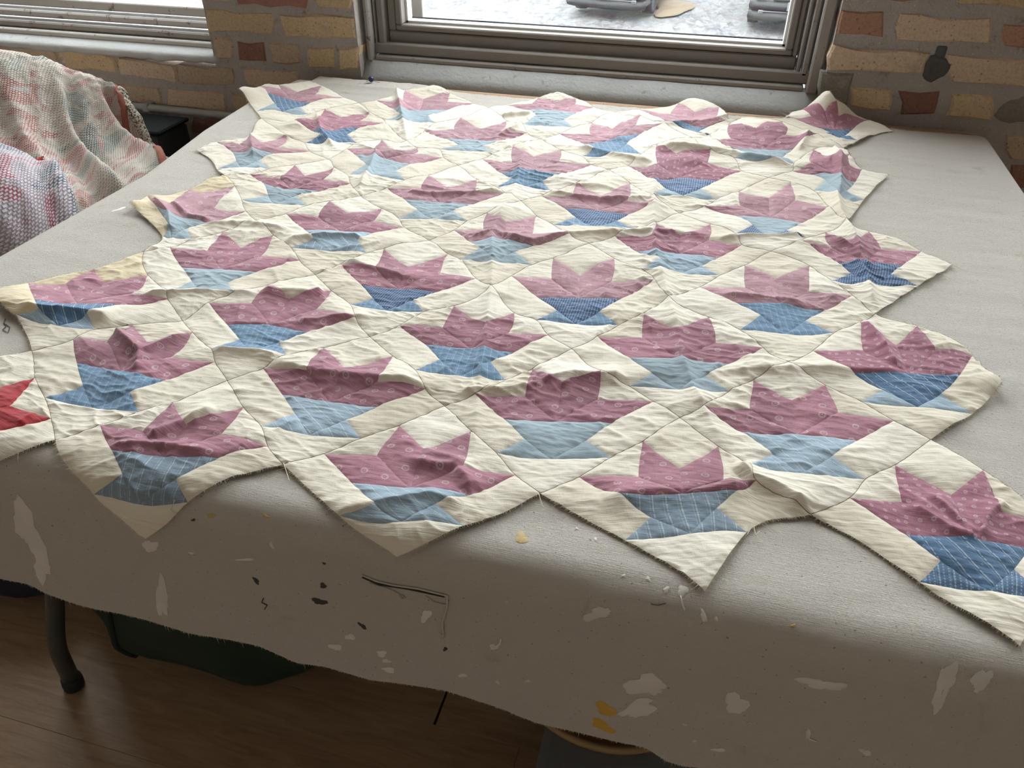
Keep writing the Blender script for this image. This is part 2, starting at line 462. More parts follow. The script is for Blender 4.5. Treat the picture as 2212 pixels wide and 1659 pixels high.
# floor: laminate boards laid along the window wall
fl = MB(); fl.box((RX0 - 0.1, RY0 - 0.1, -0.12), (RX1 + 0.1, YB, -0.010))
floor = struct(fl.build('floor', plain('floor_underlay', (0.03, 0.018, 0.010), 0.9)))
PW = 0.192; y0 = 0.687
pmesh = {}
def plank(x0, x1, y, w=PW):
    key = (round(x1 - x0, 3), round(w, 3))
    if key not in pmesh:
        o = MB().box((0, 0, -0.010), (x1 - x0 - 0.0005, w - 0.0005, 0.0), 0.0003).build('plank', M['floor'], floor); pmesh[key] = o.data
    else:
        o = bpy.data.objects.new('plank', pmesh[key]); COL.objects.link(o); o.parent = floor
    o.location = (x0, y, 0)
for rI in range(-23, 7):
    y = y0 + PW * rI
    if y < RY0: continue
    far = rI < -8
    if rI == 0:
        plank(-3.927, -2.727, y); plank(-2.727, -1.527, y); plank(-1.527, -0.329, y); plank(-0.3245, 0.8755, y); plank(0.8755, 2.0755, y); plank(2.0755, 3.2755, y); continue
    xo = RX0 + (0.37 * rI) % 1.2 - 1.2
    L = 1.2
    while xo < RX1:
        a, b = max(xo, RX0), min(xo + L, RX1)
        if b - a > 0.05: plank(a, b, y)
        xo += L

# ================================================================== windows
def Xat(px, py, Y): return float(at_y(px, py, Y)[0])
def Zat(px, py, Y): return float(at_y(px, py, Y)[2])
# ---- window_1, above the table
w1 = empty('window_1', ((W1[0] + W1[1]) / 2, 2.05, 0.78)); w1['kind'] = 'structure'
def part(o, par):
    o.parent = par; o.matrix_parent_inverse = Matrix.Translation(par.location).inverted(); return o
def wpart(mb, name, mat, par): return part(mb.build(name, mat), par)
YC = 2.035                                         # casing face
xl0, xl1 = W1[0] + 0.008, Xat(800, 90, YC)
xr0, xr1 = Xat(1762, 100, YC), W1[1] - 0.006
zs = Zat(985, 144, YC)                             # underside of the wooden sill
for (a, b) in ((xl0, xl1), (xr0, xr1)):
    wpart(MB().box((a, YC, zs - 0.004), (b, YC + 0.10, WZ1 + 0.05), 0.004), 'casing_board', M['worn_paint'], w1)
YS = 2.062                                         # stops
sl1, sl2 = Xat(812, 80, YS), Xat(829, 80, YS)
sr1, sr2 = Xat(1735, 80, YS), Xat(1756, 80, YS)
wpart(MB().box((xl1 + 0.004, YS, zs + 0.03), (sl1, YS + 0.07, WZ1), 0.003), 'stop_bead', M['worn_paint'], w1)
wpart(MB().box((sl1 + 0.003, YS + 0.008, zs + 0.03), (sl2, YS + 0.07, WZ1), 0.003), 'stop_bead', M['frame_paint'], w1)
wpart(MB().box((sr1, YS + 0.008, zs + 0.03), ((sr1 + sr2) / 2 - 0.001, YS + 0.07, WZ1), 0.003), 'stop_bead', M['frame_paint'], w1)
wpart(MB().box(((sr1 + sr2) / 2 + 0.002, YS, zs + 0.03), (xr0 - 0.003, YS + 0.07, WZ1), 0.003), 'stop_bead', M['worn_paint'], w1)
YR = 2.095                                         # sash face
gl0, gl1 = Xat(868, 45, YR), Xat(1699, 90, YR)     # glass edges
zg = Zat(985, 61, YR)                              # bottom of the daylight
zr0 = Zat(985, 101, YR)
zgr = Zat(985, 74, YR)
e0, e1 = sl2 + 0.002, sr1 - 0.002
wpart(MB().box((e0, YR, zr0 - 0.01), (e1, YR + 0.045, zgr - 0.0012), 0.003), 'bottom_rail', M['frame_paint'], w1)
wpart(MB().box((gl0 - 0.018, YR - 0.002, zgr + 0.0012), (gl1 + 0.018, YR + 0.045, zg), 0.003), 'sash_rail', M['frame_paint'], w1)
wpart(MB().box((e0, YR, zgr), (gl0 - 0.0195, YR + 0.045, WZ1), 0.003), 'sash_stile', M['frame_paint'], w1)
wpart(MB().box((gl0 - 0.018, YR - 0.002, zg), (gl0, YR + 0.045, WZ1), 0.003), 'sash_stile', M['frame_paint'], w1)
wpart(MB().box((gl1, YR - 0.002, zg), (gl1 + 0.018, YR + 0.045, WZ1), 0.003), 'sash_stile', M['frame_paint'], w1)
wpart(MB().box((gl1 + 0.0195, YR, zgr), (e1, YR + 0.045, WZ1), 0.003), 'sash_stile', M['frame_paint'], w1)
wpart(MB().box((gl0, YR + 0.030, zg - 0.004), (gl1, YR + 0.062, zg + 0.006), 0.001).box((gl0, YR + 0.03, zg), (gl0 + 0.006, YR + 0.06, WZ1)).box((gl1 - 0.006, YR + 0.03, zg), (gl1, YR + 0.06, WZ1)), 'glazing_bead', M['bead'], w1)
wpart(MB().box((gl0 + 0.004, YR + 0.064, zg + 0.0), (gl1 - 0.004, YR + 0.068, zg + 0.009)), 'gasket', M['dark_gap'], w1)
wpart(MB().box((gl0, YR + 0.040, zg), (gl1, YR + 0.044, WZ1)), 'glass_pane', M['glass'], w1)
# outer storm frame
wpart(MB().box((gl0 - 0.01, YR + 0.10, zg - 0.03), (gl0 + 0.022, YR + 0.12, WZ1), 0.002).box((gl1 - 0.004, YR + 0.10, zg - 0.03), (gl1 + 0.03, YR + 0.12, WZ1), 0.002).box((gl0, YR + 0.10, zg - 0.03), (gl1, YR + 0.12, zg - 0.004), 0.002), 'storm_frame', M['pale_frame'], w1)
wpart(MB().box((e0 - 0.05, YR, WZ1 - 0.06), (e1 + 0.05, YR + 0.05, WZ1 + 0.05)), 'head_rail', M['frame_paint'], w1)
# stepped wooden sill
z1t, z1b = Zat(985, 103, 2.070), Zat(985, 126, 2.062)
wpart(MB().box((sl1 - 0.012, 2.062, z1b - 0.002), (sr2 + 0.012, YR + 0.02, z1t), 0.003), 'sill_stool', M['frame_paint'], w1)
z2b = Zat(985, 143, 2.044)
wpart(MB().box((xl1 + 0.006, 2.044, z2b), (xr0 - 0.006, YR, z1b - 0.003), 0.003), 'sill_board', M['worn_paint'], w1)
# plaster sill below
ap = []
nx = 40
xs = np.linspace(W1[0] + 0.002, W1[1] - 0.002, nx); pv = []
for i, x in enumerate(xs):
    j = 0.002 * noise(np.array([x * 9]), np.array([3.0]))[0]
    pv += [(x, 2.07, zs + 0.002 + j), (x, 2.040, zs - 0.001 + j), (x, 2.020 + j, zs - 0.030), (x, 2.004 + j, 0.735 + 2 * j), (x, 2.002 + j, 0.68), (x, 2.07, 0.68)]
pf = []
for i in range(nx - 1):
    for k in range(6): pf.append((i * 6 + k, i * 6 + (k + 1) % 6, (i + 1) * 6 + (k + 1) % 6, (i + 1) * 6 + k))
pf += [tuple(range(6))[::-1], tuple(range((nx - 1) * 6, nx * 6))]
psill = part(mesh('plaster_sill', pv, pf, M['plaster'], None, True), w1)
# ---- window_2, on the left
w2 = empty('window_2', ((W2[0] + W2[1]) / 2, 2.05, 0.78)); w2['kind'] = 'structure'
x0, x1 = W2[0] + 0.01, W2[1] - 0.004
def z2(py430, Y): return Zat(430, py430, Y)
YR2 = 2.10
zg2 = z2(17, YR2)
wpart(MB().box((x0, YR2, z2(37, YR2)), (x1, YR2 + 0.045, zg2), 0.003), 'sash_rail', M['pale_frame'], w2)
wpart(MB().box((x0, 2.075, z2(62, 2.075)), (x1, YR2 + 0.03, z2(45, 2.085)), 0.004), 'sill_stool', M['pale_frame'], w2)
wpart(MB().box((x0, 2.050, z2(87, 2.050)), (x1, YR2, z2(70, 2.062)), 0.004), 'sill_stool', M['worn_paint'], w2)
wpart(MB().box((x0, 2.030, z2(103, 2.030)), (x1, YR2, z2(89.5, 2.04)), 0.003), 'sill_board', M['pale_frame'], w2)
wpart(MB().box((x1 - 0.03, YR2, zg2 - 0.02), (x1, YR2 + 0.045, WZ1), 0.003), 'sash_stile', M['pale_frame'], w2)
wpart(MB().box((x0, YR2, zg2 - 0.02), (x0 + 0.06, YR2 + 0.045, WZ1), 0.003), 'sash_stile', M['pale_frame'], w2)
wpart(MB().box((x0, YR2, WZ1 - 0.06), (x1, YR2 + 0.045, WZ1 + 0.05), 0.003), 'head_rail', M['pale_frame'], w2)
wpart(MB().box((x0 + 0.05, YR2 + 0.020, zg2 - 0.005), (x1 - 0.02, YR2 + 0.024, WZ1)), 'glass_pane', M['glass'], w2)
zt, zb = z2(103, 2.03), z2(139, 1.985)
xs = np.linspace(W2[0] - 0.02, Xat(466, 125, 1.985), 60); pv = []
for i, x in enumerate(xs):
    j = 0.004 * fbm(np.array([x * 7]), np.array([9.0]))[0]; j2 = 0.006 * fbm(np.array([x * 16]), np.array([1.0]))[0]
    tpr = 0.012 * max(0, i - 56) / 3
    pv += [(x, 2.06, zt + 0.004), (x, 2.030, zt + 0.002), (x, 2.004 + j, zt - 0.012), (x, 1.988 + j + tpr, zb + 0.012 + j2), (x, 1.995 + tpr, zb + j2), (x, 2.06, zb)]
pf = []
for i in range(59):
    for k in range(6): pf.append((i * 6 + k, i * 6 + (k + 1) % 6, (i + 1) * 6 + (k + 1) % 6, (i + 1) * 6 + k))
pf += [tuple(range(6))[::-1], tuple(range(59 * 6, 60 * 6))]
part(mesh('plaster_sill', pv, pf, M['plaster'], None, True), w2)
# ---- added_window, out of view, put in to bring more daylight onto the table's right
w3 = empty('added_window', ((W3[0] + W3[1]) / 2, 2.1, 0.8)); w3['kind'] = 'structure'
wpart(MB().box((W3[0], 2.10, 0.80), (W3[1], 2.145, 0.86), 0.003), 'sash_rail', M['frame_paint'], w3)
for a in (W3[0], W3[1] - 0.06): wpart(MB().box((a, 2.10, 0.86), (a + 0.06, 2.145, WZ1), 0.003), 'sash_stile', M['frame_paint'], w3)
wpart(MB().box((W3[0], 2.10, WZ1 - 0.06), (W3[1], 2.145, WZ1 + 0.05), 0.003), 'head_rail', M['frame_paint'], w3)
wpart(MB().box((W3[0] + 0.05, 2.12, 0.85), (W3[1] - 0.05, 2.124, WZ1)), 'glass_pane', M['glass'], w3)
wpart(MB().box((W3[0], 1.99, 0.785), (W3[1], 2.12, 0.815), 0.003), 'sill_board', M['worn_paint'], w3)

# ================================================================== outside: slushy car park
GZ = -2.3
m = NM('dimmed_slushy_snow'); v = m.coord('Object')
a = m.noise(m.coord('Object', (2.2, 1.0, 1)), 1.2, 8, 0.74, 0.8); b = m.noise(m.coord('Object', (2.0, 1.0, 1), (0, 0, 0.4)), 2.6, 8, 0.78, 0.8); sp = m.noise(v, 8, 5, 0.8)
c = m.ramp(a, [(0.38, (0.036, 0.035, 0.041)), (0.47, (0.074, 0.070, 0.071)), (0.53, (0.108, 0.107, 0.111)), (0.62, (0.078, 0.067, 0.058))])  # slush tones, darkened overall in place of a lower outdoor exposure
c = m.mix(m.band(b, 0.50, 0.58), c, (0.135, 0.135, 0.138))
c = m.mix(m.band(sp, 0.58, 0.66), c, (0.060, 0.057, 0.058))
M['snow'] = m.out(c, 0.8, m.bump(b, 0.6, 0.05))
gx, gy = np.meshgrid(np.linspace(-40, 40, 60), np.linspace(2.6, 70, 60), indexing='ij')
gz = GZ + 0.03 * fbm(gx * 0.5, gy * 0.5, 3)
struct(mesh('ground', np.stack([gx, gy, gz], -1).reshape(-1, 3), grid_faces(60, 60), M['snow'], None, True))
# sandy bare patch, its colour darkened with the snow against outdoor glare
sp0 = at_z(np.array([1420., 1500., 1490., 1440., 1415.]), np.array([-5., -5., 30., 26., 12.]), GZ + 0.09)
ctr = sp0.mean(0); q = []
for k in range(24):
    a_ = 2 * math.pi * k / 24; rr = 1 + 0.18 * math.sin(3 * a_ + 1) + 0.1 * math.sin(5 * a_)
    q.append((ctr[0] + 0.42 * rr * math.cos(a_), ctr[1] + 1.1 * rr * math.sin(a_), GZ + 0.04))
q2 = [(p[0] * 0.9 + ctr[0] * 0.1, p[1] * 0.9 + ctr[1] * 0.1, GZ + 0.075) for p in q]
sand = mesh('sand_patch', q + q2 + [(ctr[0], ctr[1], GZ + 0.085)], [(k, (k + 1) % 24, 24 + (k + 1) % 24, 24 + k) for k in range(24)] + [(24 + k, 24 + (k + 1) % 24, 48) for k in range(24)], plain('dimmed_sand', (0.118, 0.086, 0.052), 0.9), None, True)
tag(sand, 'orange-brown bare sandy patch in the snow between the parked cars', 'sand patch')
M['car_paint'] = plain('dark_car_paint', (0.020, 0.022, 0.028), 0.35)
M['car_plastic'] = plain('car_black_plastic', (0.012, 0.012, 0.014), 0.6)
M['tyre'] = plain('tyre_rubber', (0.012, 0.012, 0.012), 0.9)
M['car_glass'] = plain('car_window', (0.02, 0.024, 0.03), 0.1)
M['lamp_lens'] = plain('lamp_lens', (0.10, 0.105, 0.11), 0.2)
M['plate'] = plain('plate_white', (0.11, 0.115, 0.12), 0.5)
M['plate_blue'] = plain('plate_blue', (0.03, 0.085, 0.11), 0.5)
M['car_chrome'] = plain('car_trim', (0.10, 0.10, 0.105), 0.3)
def make_car(x, y, rz, label, plate_dx=0.0, hgt=1.5):
    root = empty('parked_car', (x, y, GZ + 0.03)); root.rotation_euler[2] = rz
    tag(root, label, 'car', 'cars parked in the snow')
    W = 0.9
    prof = [(-0.0, 0.28), (0.02, 0.55), (0.10, 0.78), (0.95, 0.98), (1.65, hgt), (3.3, hgt), (3.95, 1.02), (4.35, 0.95), (4.40, 0.45), (4.3, 0.28)]
    v = []; f = []; n = len(prof); st = [(-1, 0.86), (-0.93, 1.0), (-0.5, 1.0), (0, 1.0), (0.5, 1.0), (0.93, 1.0), (1, 0.86)]
    for (u, k) in st:
        for (py, pz) in prof:
            inset = 1.0 - 0.18 * max(0, (pz - 0.95) / 0.6)
            bow = 0.10 * u * u
            yy = py + (bow if py < 2 else -bow)
            v.append((u * W * inset, yy, 0.28 + (pz - 0.28) * k))
    for i in range(len(st) - 1):
        for j in range(n): f.append((i * n + j, i * n + (j + 1) % n, (i + 1) * n + (j + 1) % n, (i + 1) * n + j))
    f += [tuple(range(n)), tuple(range((len(st) - 1) * n, len(st) * n))[::-1]]
    mesh('body', v, f, M['car_paint'], root)
    bump_ = MB(); q = []
    for k in range(13):
        u = -1 + 2 * k / 12; q.append((u * 0.88, -0.06 + 0.16 * u ** 4, 0))
    for z_, r_ in ((0.30, 0.10), (0.50, 0.09)): bump_.tube([(a_, b_, z_) for a_, b_, _ in q], r_, 8)
    bump_.build('bumper', M['car_plastic'], root, True)
    MB().box((-0.45, -0.09, 0.60), (0.45, 0.02, 0.72), 0.02).build('grille', M['car_plastic'], root)
    MB().box((-0.7, -0.115, 0.385), (0.7, -0.02, 0.41), 0.008).build('trim_strip', M['car_chrome'], root)
    for sx in (-1, 1):
        MB().box((sx * 0.50, -0.03, 0.64), (sx * 0.82, 0.10, 0.80), 0.03).build('headlamp', M['lamp_lens'], root)
        MB().box((sx * 0.60, -0.10, 0.34), (sx * 0.72, -0.02, 0.42), 0.02).build('fog_lamp', M['lamp_lens'], root)
        for wy in (0.85, 3.5):
            prof_w = [(0.0, -0.1), (0.2, -0.1), (0.22, -0.12), (0.32, -0.11), (0.33, 0.0), (0.32, 0.11), (0.22, 0.12), (0.2, 0.1), (0.0, 0.1)]
            t_ = MB().lathe(prof_w, (0, 0, 0), 20).build('wheel', M['tyre'], root, True)
            t_.location = (sx * 0.80, wy, 0.33); t_.rotation_euler = (0, math.pi / 2, 0)
        MB().prism([(1.15, 1.02), (1.68, hgt - 0.08), (3.2, hgt - 0.08), (3.7, 1.02)], sx * 0.83, sx * 0.845, 0).build('side_window', M['car_glass'], root)
    MB().add([(-0.72, 1.02, 1.03), (0.72, 1.02, 1.03), (0.62, 1.60, hgt - 0.05), (-0.62, 1.60, hgt - 0.05), (-0.72, 1.04, 1.0), (0.72, 1.04, 1.0), (0.62, 1.64, hgt - 0.09), (-0.62, 1.64, hgt - 0.09)], [(0, 1, 2, 3), (7, 6, 5, 4), (0, 4, 5, 1), (1, 5, 6, 2), (2, 6, 7, 3), (3, 7, 4, 0)]).build('windshield', M['car_glass'], root)
    pl = MB().box((plate_dx - 0.155, -0.185, 0.44), (plate_dx + 0.155, -0.165, 0.60), 0.005).build('number_plate', M['plate'], root)
    pl['label'] = 'white number plate with a blue band'
    MB().box((plate_dx - 0.13, -0.188, 0.565), (plate_dx + 0.13, -0.184, 0.59)).build('plate_band', M['plate_blue'], pl)
    return root, pl
c1 = at_z(1307, 16, GZ + 0.25); c2p = at_z(1700, 46, GZ + 0.25)
r1, p1 = make_car(float(c1[0]), float(c1[1]), -0.12, 'dark car facing the window, left of the sandy patch')
r2, p2 = make_car(float(c2p[0]) + 0.1, float(c2p[1]), -0.02, 'dark car beyond the right edge of the window glass')
fc = bpy.data.curves.new('plate_text', 'FONT'); fc.body = 'KSM'; fc.size = 0.105; fc.extrude = 0.001; fc.align_x = 'CENTER'
fo = bpy.data.objects.new('plate_text', fc); COL.objects.link(fo); fo.parent = p2
fo.location = (0.0, -0.187, 0.465); fo.rotation_euler = (math.pi / 2, 0, 0)
fc.materials.append(plain('plate_ink', (0.09, 0.10, 0.12), 0.6))
bpy.context.view_layer.update()
tme = bpy.data.meshes.new_from_object(fo); tpar = fo.parent
to = bpy.data.objects.new('plate_lettering', tme); COL.objects.link(to); to.parent = p2; to.location = fo.location; to.rotation_euler = fo.rotation_euler
bpy.data.objects.remove(fo)

# ================================================================== tables
XL, XR, YT0, YT1, ZT = -1.125, 0.585, 0.475, 1.972, 0.735
TXL, TXR, TY0 = XL + 0.05, XR - 0.018, YT0 + 0.018
M['laminate_top'] = plain('table_laminate', (0.50, 0.46, 0.40), 0.5)
m = NM('wooden_table_edge'); v = m.coord('Object', (2, 30, 30)); g = m.noise(v, 5, 5, 0.6)
M['wood_edge'] = m.out(m.mix(g, (0.27, 0.14, 0.06), (0.44, 0.26, 0.125)), 0.5)
M['leg_metal'] = plain('grey_leg_steel', (0.06, 0.064, 0.055), 0.45, Metallic=0.3)
M['rubber'] = plain('black_rubber', (0.008, 0.008, 0.008), 0.7)
def rounded_rect(x0, x1, y0, y1, r, seg=6):
    p = []
    for cx_, cy_, a0 in ((x1 - r, y1 - r, 0), (x0 + r, y1 - r, 90), (x0 + r, y0 + r, 180), (x1 - r, y0 + r, 270)):
        for k in range(seg + 1):
            a = math.radians(a0 + 90 * k / seg); p.append((cx_ + r * math.cos(a), cy_ + r * math.sin(a)))
    return p
def make_table(y0, y1, label):
    XL, XR = TXL, TXR
    root = empty('folding_table', ((XL + XR) / 2, (y0 + y1) / 2, 0))
    tag(root, label, 'table', 'folding tables pushed together under the canvas')
    def pp(mb, n, mt, sm=False): return part(mb.build(n, mt, None, sm), root)
    pp(MB().prism(rounded_rect(XL + 0.006, XR - 0.006, y0 + 0.006, y1 - 0.006, 0.035), ZT - 0.028, ZT - 0.0028, 2), 'tabletop', M['laminate_top'])
    ring = MB(); po = rounded_rect(XL, XR, y0, y1, 0.04); pi = rounded_rect(XL + 0.06, XR - 0.06, y0 + 0.06, y1 - 0.06, 0.03); n = len(po)
    vv = [(*p, ZT - 0.030) for p in po] + [(*p, ZT - 0.012) for p in po] + [(*p, ZT - 0.0022) for p in rounded_rect(XL + 0.010, XR - 0.010, y0 + 0.010, y1 - 0.010, 0.035)] + [(p[0], p[1], ZT - 0.002) for p in pi] + [(*p, ZT - 0.030) for p in pi]
    ff = []
    for i in range(n):
        j = (i + 1) % n; ff += [(i, j, n + j, n + i), (n + i, n + j, 2 * n + j, 2 * n + i), (2 * n + i, 2 * n + j, 3 * n + j, 3 * n + i), (4 * n + i, 4 * n + j, j, i)]
    pp(ring.add(vv, ff), 'wooden_edge', M['wood_edge'])
    return root, pp
t1, pp1 = make_table(TY0, 1.222, 'folding table hidden under the paint-spotted canvas, nearer to the viewer')
t2, pp2 = make_table(1.226, YT1, 'folding table with a bare wooden edge along the window sill')
# visible splayed leg with its upright foot
f0 = at_z(150, 1462, 0.03); bY = float(f0[1])
bend = at_y(121, 1396, bY); top = at_y(118, 1285, bY + 0.02)
dirn = (top - bend) / np.linalg.norm(top - bend)
def leg_path(f, b, d):
    up = b + d * 0.45
    P = [f, f + (b - f) * 0.6]
    for t in np.linspace(0, 1, 7):
        P.append((1 - t) ** 2 * (b + (f - b) * 0.25) + 2 * t * (1 - t) * b + t * t * (b + d * 0.05))
    P += [b + d * 0.2, b + d * ((ZT - 0.03 - b[2]) / d[2])]
    return P
def leg(pp, f, b, d):
    pp(MB().tube(leg_path(f, b, d), 0.0145, 14), 'leg', M['leg_metal'], True)
    ax = (b - f) / np.linalg.norm(b - f)
    pp(MB().tube([f - ax * 0.012 * 0, f + ax * 0.012, f + ax * 0.024, f + ax * 0.026], [0.018, 0.0185, 0.0175, 0.0148], 14), 'foot_cap', M['rubber'], True)
f0 = f0.copy(); f0[2] = 0.004
leg(pp1, f0, bend, dirn)
for sx, pp, yy in ((1, pp1, 0.59), (-1, pp1, 1.11), (1, pp1, 1.11), (-1, pp2, 1.34), (1, pp2, 1.34), (-1, pp2, 1.86), (1, pp2, 1.86)):
    mx = (XL + XR) / 2; f_ = np.array([mx + sx * (mx - f0[0]), yy, 0.004])
    b_ = f_ + np.array([sx * (-(bend[0] - f0[0])) if sx > 0 else bend[0] - f0[0], 0, bend[2] - f0[2]])
    d_ = np.array([-dirn[0] if sx > 0 else dirn[0], 0, dirn[2]])
    leg(pp, f_, b_, d_ / np.linalg.norm(d_))

# ================================================================== canvas drop cloth
Y0, RB = 0.496, 0.036                              # start and radius of the bend over the front edge
ZC = ZT + 0.002                                    # canvas top surface
def cloth_off(x, s):
    """gentle unevenness of the canvas, along its normal"""
    c = 0.0012 * fbm(x * 7, s * 22, 41, 3)
    drop = np.clip((Y0 - 0.02 - s) / 0.2, 0, 1.5)
    c = c + drop * (0.006 * np.sin(x * 7.0 + 0.8) + 0.005 * fbm(x * 5, s * 3, 5, 2))
    c = c + 0.0022 * np.exp(-((s - (0.93 + 0.10 * (x - 0.5))) / 0.012) ** 2) * sstep(0.33, 0.45, x)
    return np.maximum(c, -0.0015) + 0.0015
def surf(x, s, h):
    a = np.clip((Y0 - s) / RB, 0, math.pi / 2)
    ex = np.maximum((Y0 - s) - RB * math.pi / 2, 0)
    y = np.where(s >= Y0, s, Y0 - (RB + h) * np.sin(a))
    z = np.where(s >= Y0, ZC + h, ZC - RB + (RB + h) * np.cos(a) - ex)
    return np.stack([x, y, z], -1)
def unsurf(P):
    """point -> x, s, distance above the canvas profile"""
    x, y, z = P[..., 0], P[..., 1], P[..., 2]
    dy = Y0 - y; dz = z - (ZC - RB)
    ang = np.arctan2(dy, np.maximum(dz, 1e-9))
    s = np.where(y >= Y0, y, np.where(dz > 0, Y0 - RB * ang, Y0 - RB * math.pi / 2 + dz))
    d = np.where(y >= Y0, z - ZC, np.where(dz > 0, np.hypot(dy, dz) - RB, dy - RB))
    return x, s, d
def hit(px, py, hfun, n=60):
    """first point of each pixel ray on the surface surf(x, s, hfun(x, s))"""
    d = ray(np.asarray(px, float), np.asarray(py, float))
    def march(t0, t1, f, n):
        res = np.full(len(d), np.nan); prev = pt = None
        for k in range(n):
            t = t0 + (t1 - t0) * (k / (n - 1))
            e = f(*unsurf(CAM + d * t[:, None]))
            if prev is not None:
                m_ = np.isnan(res) & (prev > 0) & (e <= 0)
                res = np.where(m_, pt + (t - pt) * prev / np.maximum(prev - e, 1e-9), res)
            prev, pt = e, t
        return res
    t0 = (0.86 - CAM[2]) / d[:, 2]; t1 = (0.30 - CAM[2]) / d[:, 2]
    lo = march(t0, t1, lambda x, s, q: q + 0.004, 140); lo = np.where(np.isnan(lo), t1, lo)
    hi = march(t0, t1, lambda x, s, q: q - 0.13, 140); hi = np.where(np.isnan(hi), t0, hi)
    res = march(hi, lo, lambda x, s, q: q - hfun(x, s), n)
    res = np.where(np.isnan(res), lo, res)
    x, s, q = unsurf(CAM + d * res[:, None])
    return x, s

m = NM('canvas_drop_cloth'); v = m.coord('UV')
thr = m.noise(m.coord('UV', (34, 760, 1)), 1.4, 3, 0.7); thr2 = m.noise(m.coord('UV', (900, 260, 1), (0, 0, 0.5)), 1.0, 2, 0.6)
big = m.noise(v, 3.2, 5, 0.6); mid = m.noise(v, 11, 5, 0.65)
c = m.mix(big, (0.61, 0.555, 0.495), (0.69, 0.64, 0.585))
c = m.mix(m.band(mid, 0.60, 0.80), c, (0.47, 0.40, 0.31))
c = m.mix(m.math('MULTIPLY', m.band(m.noise(m.coord('UV', (1, 1, 1), (0, 0, 0), (3, 7, 0)), 7, 4, 0.6), 0.60, 0.72), 0.35), c, (0.68, 0.66, 0.62))
c = m.mix(m.math('MULTIPLY', thr, 0.30), c, (0.38, 0.35, 0.30))
fl_ = m.math('GREATER_THAN', m.noise(v, 240, 1), 0.735)
c = m.mix(m.math('MULTIPLY', fl_, 0.6), c, (0.13, 0.11, 0.09))
nb = m.bump(m.math('ADD', m.math('MULTIPLY', thr, 1.6), thr2), 0.7, 0.0028, m.bump(mid, 0.25, 0.006))
M['canvas'] = m.out(c, 0.92, nb)

# canvas as top sheet + skirt that hangs over left, front and right edges
mrg = 0.07
flat = mrg - RB - 0.002
ix0, ix1, iy0, iy1 = XL + mrg - 0.004, XR - mrg + 0.004, Y0 + flat, 1.924
def lshift(y): return np.interp(y, [0.53, 0.85, 1.23, 1.5, 1.72, 1.95], [0.0, 0.024, 0.024, -0.02, -0.036, -0.02])
hem_px = [(-120, 1222), (0, 1250), (60, 1262), (100, 1283), (160, 1304), (250, 1324), (400, 1366), (500, 1383), (560, 1396), (640, 1432), (700, 1440), (800, 1469), (860, 1476), (960, 1491), (1050, 1520), (1120, 1547), (1160, 1562), (1240, 1580), (1330, 1602), (1395, 1615), (1440, 1645), (1480, 1656), (1560, 1662)]
hpx, hpy = np.array([p[0] for p in hem_px], float), np.array([p[1] for p in hem_px], float)
hp_ = at_y(hpx, hpy, Y0 - RB)
for _ in range(3):
    of_ = cloth_off(hp_[:, 0], Y0 - RB * math.pi / 2 - (ZC - RB - hp_[:, 2]))
    d_ = ray(hpx, hpy); hp_ = CAM + d_ * ((Y0 - RB - of_) / d_[:, 1])[:, None]
hemX, hemZ = hp_[:, 0], hp_[:, 2]
path = []                                           # (base point, normal, hem length)
NS = 150
def hem_len(x): return ZC - RB - np.interp(x, hemX, hemZ) + RB * math.pi / 2 + (mrg - RB - 0.0)
for k in range(90):
    t = k / 89; yy_ = iy1 + (iy0 - iy1) * t; path.append(((ix0 + float(lshift(yy_)), yy_), (-1, 0)))
for k in range(1, 10):
    a = math.pi + (math.pi / 2) * k / 10; path.append(((ix0, iy0), (math.cos(a), math.sin(a))))
for k in range(230):
    t = k / 229; path.append(((ix0 + (ix1 - ix0) * t, iy0), (0, -1)))
for k in range(1, 10):
    a = 1.5 * math.pi + (math.pi / 2) * k / 10; path.append(((ix1, iy0), (math.cos(a), math.sin(a))))
for k in range(90):
    t = k / 89; path.append(((ix1, iy0 + (iy1 - iy0) * t), (1, 0)))
prof = np.concatenate([np.linspace(0, flat, 6), flat + np.linspace(0, RB * math.pi / 2, 12)[1:], flat + RB * math.pi / 2 + np.linspace(0, 1, 34)[1:]])
sk = []; skuv = []; hem_i = []; vec_i = []; vec_q = []
arc = 0.0; lastb = None
